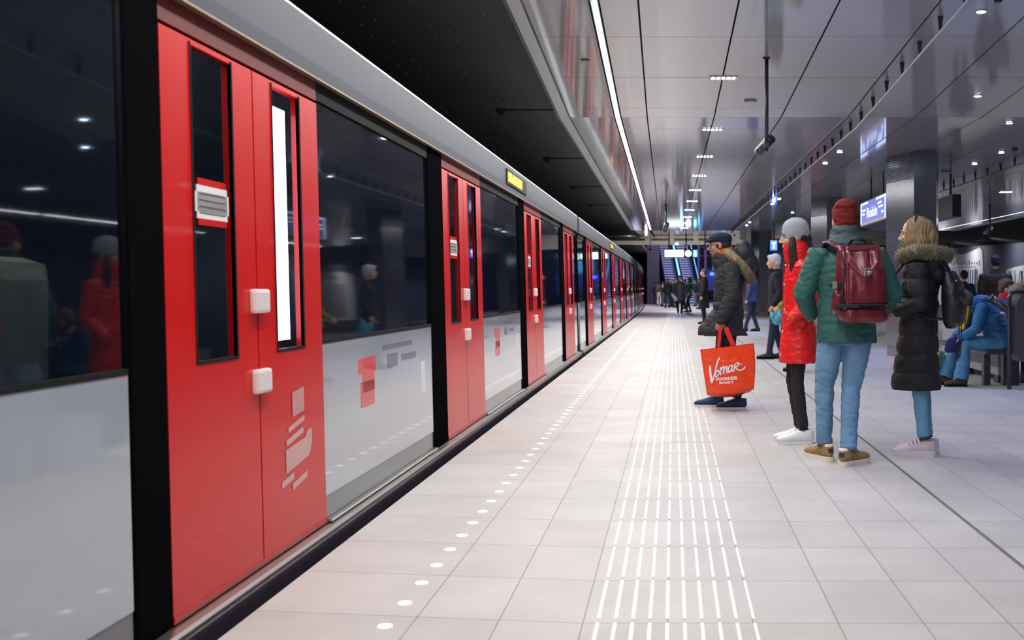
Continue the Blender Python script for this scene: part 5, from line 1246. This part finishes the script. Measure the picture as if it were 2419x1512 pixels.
bm = B(); ring_loft(bm, [(0.0, 0, 0, .12, .06), (.02, 0, 0, .15, .08), (.25, .01, 0, .16, .07), (.42, .02, 0, .15, .04)], 22, 2.6); me = remesh(bm, .012, 2, wrinkle(.012, 10, 10)); link('bag_body', me, mat('turquoise_bag', (.06, .26, .23), .6, var=.25, vscale=8), tg, True)
bm = B(); tube(bm, [(-.06, -.075, .42), (-.07, -.12, .30), (-.02, -.13, .20), (.05, -.12, .19), (.09, -.10, .30), (.08, -.07, .42)], .009, 8); obj('handle', bm, mat('brown_handle', (.16, .05, .03), .5), tg, True)
bm = B()
rr = random.Random(2)
for k in range(9): ell(bm, (rr.uniform(-.06, .07), -.082, rr.uniform(.27, .40)), (.018, .008, .014), None, 8)
obj('print', bm, mat('yellow_print', (.65, .5, .03), .5), tg, True)
pk = empty('navy_pouch', (3.46, 14.05, 0), 0, 'navy pouch in the clasped hands of the bench sitter', 'pouch')
bm = B(); ring_loft(bm, [(.42, 0, 0, .09, .05), (.45, 0, 0, .11, .07), (.56, 0, 0, .09, .05), (.60, 0, 0, .05, .03)], 18, 2.4); obj('pouch_body', bm, cloth('navy_pouch', (.01, .012, .10)), pk, True)

sit2 = dict(pel=(0, -.02, .56), waist=(0, -.01, .70), chest=(0, .0, .90), neck=(0, .0, 1.06), head=(0, .03, 1.235), shL=(-.17, -.0, 1.01), elL=(-.21, .05, .75), wrL=(-.14, .28, .68), shR=(.17, .0, 1.01), elR=(.21, .05, .75), wrR=(.12, .28, .68),
            hipL=(-.10, .0, .52), knL=(-.12, .44, .51), anL=(-.12, .46, .10), hipR=(.10, .0, .52), knR=(.12, .44, .51), anR=(.12, .46, .10))
spn = [((0, -.04, .56), (.18, .13)), ((0, -.01, .70), (.17, .13)), ((0, .0, .90), (.19, .13)), ((0, .0, 1.02), (.14, .10)), ((0, 0, 1.08), (.08, .08))]
o, jj, ss, add_ = person((4.54, 15.6, 0), R(-90), 1.74, 'seated onlooker with brown hair in a blue and red jacket, head turned to the camera', 'jacket', cloth('royal_jacket', (.012, .06, .22)), jeans_dark, M['black'], hair='messy', haircol=hair_brown, J=sit2, hr=(R(-70), R(-4), 0), spine=spn, voxel=.010, trous_top=False, detail=True)
bm = B(); tube(bm, [(0, .0, 1.06), (0, .02, 1.12)], [(.095, .09), (.085, .085)], 18); add_('inner_collar', bm, cloth('red_collar', (.45, .03, .03)), .010, 2, wrinkle(.008, 9, 20))
o, jj, ss, add_ = person((4.54, 14.95, 0), R(-90), 1.66, 'seated fair-haired person with a bright orange scarf partly behind the litter bin', 'jacket', cloth('plum_jacket', (.05, .012, .03)), jeans_dark, M['black'], hair='long', haircol=hair_blond, J=sit2, spine=spn, voxel=.011, trous_top=False,
    hr=(0, 0, 0), longhair=[([(0, -.08, 0), (0, -.09, -.10), (0, -.09, -.18)], [.075, .065, .04])])
bm = B(); tube(bm, [(0, -.02, 1.00), (0, .0, 1.09)], [(.13, .13), (.11, .11)], 20); ell(bm, (0, -.13, .98), (.12, .05, .08)); add_('scarf', bm, cloth('bright_orange', (.85, .16, .0), .95, .5, 60), .009, 2, wrinkle(.012, 9, 20))
simple(2351, 20.2, 1.80, R(-5), 'person in a brown coat seen from behind, standing beyond the bench', topcol=cloth('brown_coat', (.045, .028, .015)), leg=black_cloth, hair='short', haircol=hair_dark, hem=.6, hemr=(.24, .17), puff=1.2, J=dict(shL=(-.205, -.015, 1.37), shR=(.205, -.015, 1.37), head=(.0, .01, 1.63)))
simple(2277, 24, 1.57, R(0), 'shorter person in navy with a black knitted hat before the wall picture', topcol=cloth('navy_coat', (.008, .012, .05)), leg=black_cloth, hat='beanie', hatcol=black_cloth, hair='short', haircol=hair_dark, hem=.7, puff=1.15)
# ------------------------------------------------------------------ world, camera, exposure
w = bpy.data.worlds.new('w'); SC.world = w; w.use_nodes = True
w.node_tree.nodes['Background'].inputs[0].default_value = (.02, .025, .04, 1); w.node_tree.nodes['Background'].inputs[1].default_value = .3
cd = bpy.data.cameras.new('camera'); cam = bpy.data.objects.new('camera', cd); COL.objects.link(cam); SC.camera = cam
cam.location = (0, 0, CAMH); cam.rotation_euler = (R(90), 0, 0)
cd.sensor_width = 36; cd.lens = 36 * F / 2419; cd.shift_x = -(VX - 1209.5) / 2419; cd.shift_y = -(756 - VY) / 2419
cd.clip_start = .05; cd.clip_end = 400
cd.dof.use_dof = True; cd.dof.focus_distance = 9.0; cd.dof.aperture_fstop = 4.0
SC.view_settings.view_transform = 'Standard'; SC.view_settings.look = 'None'; SC.view_settings.gamma = 1; SC.view_settings.use_curve_mapping = False
SC.view_settings.exposure = 0.75
SC.cycles.max_bounces = 6; SC.cycles.diffuse_bounces = 3; SC.cycles.glossy_bounces = 4; SC.cycles.transparent_max_bounces = 6; SC.cycles.transmission_bounces = 2
SC.cycles.sample_clamp_indirect = 4; SC.cycles.caustics_reflective = False; SC.cycles.caustics_refractive = False
SC.cycles.use_denoising = True
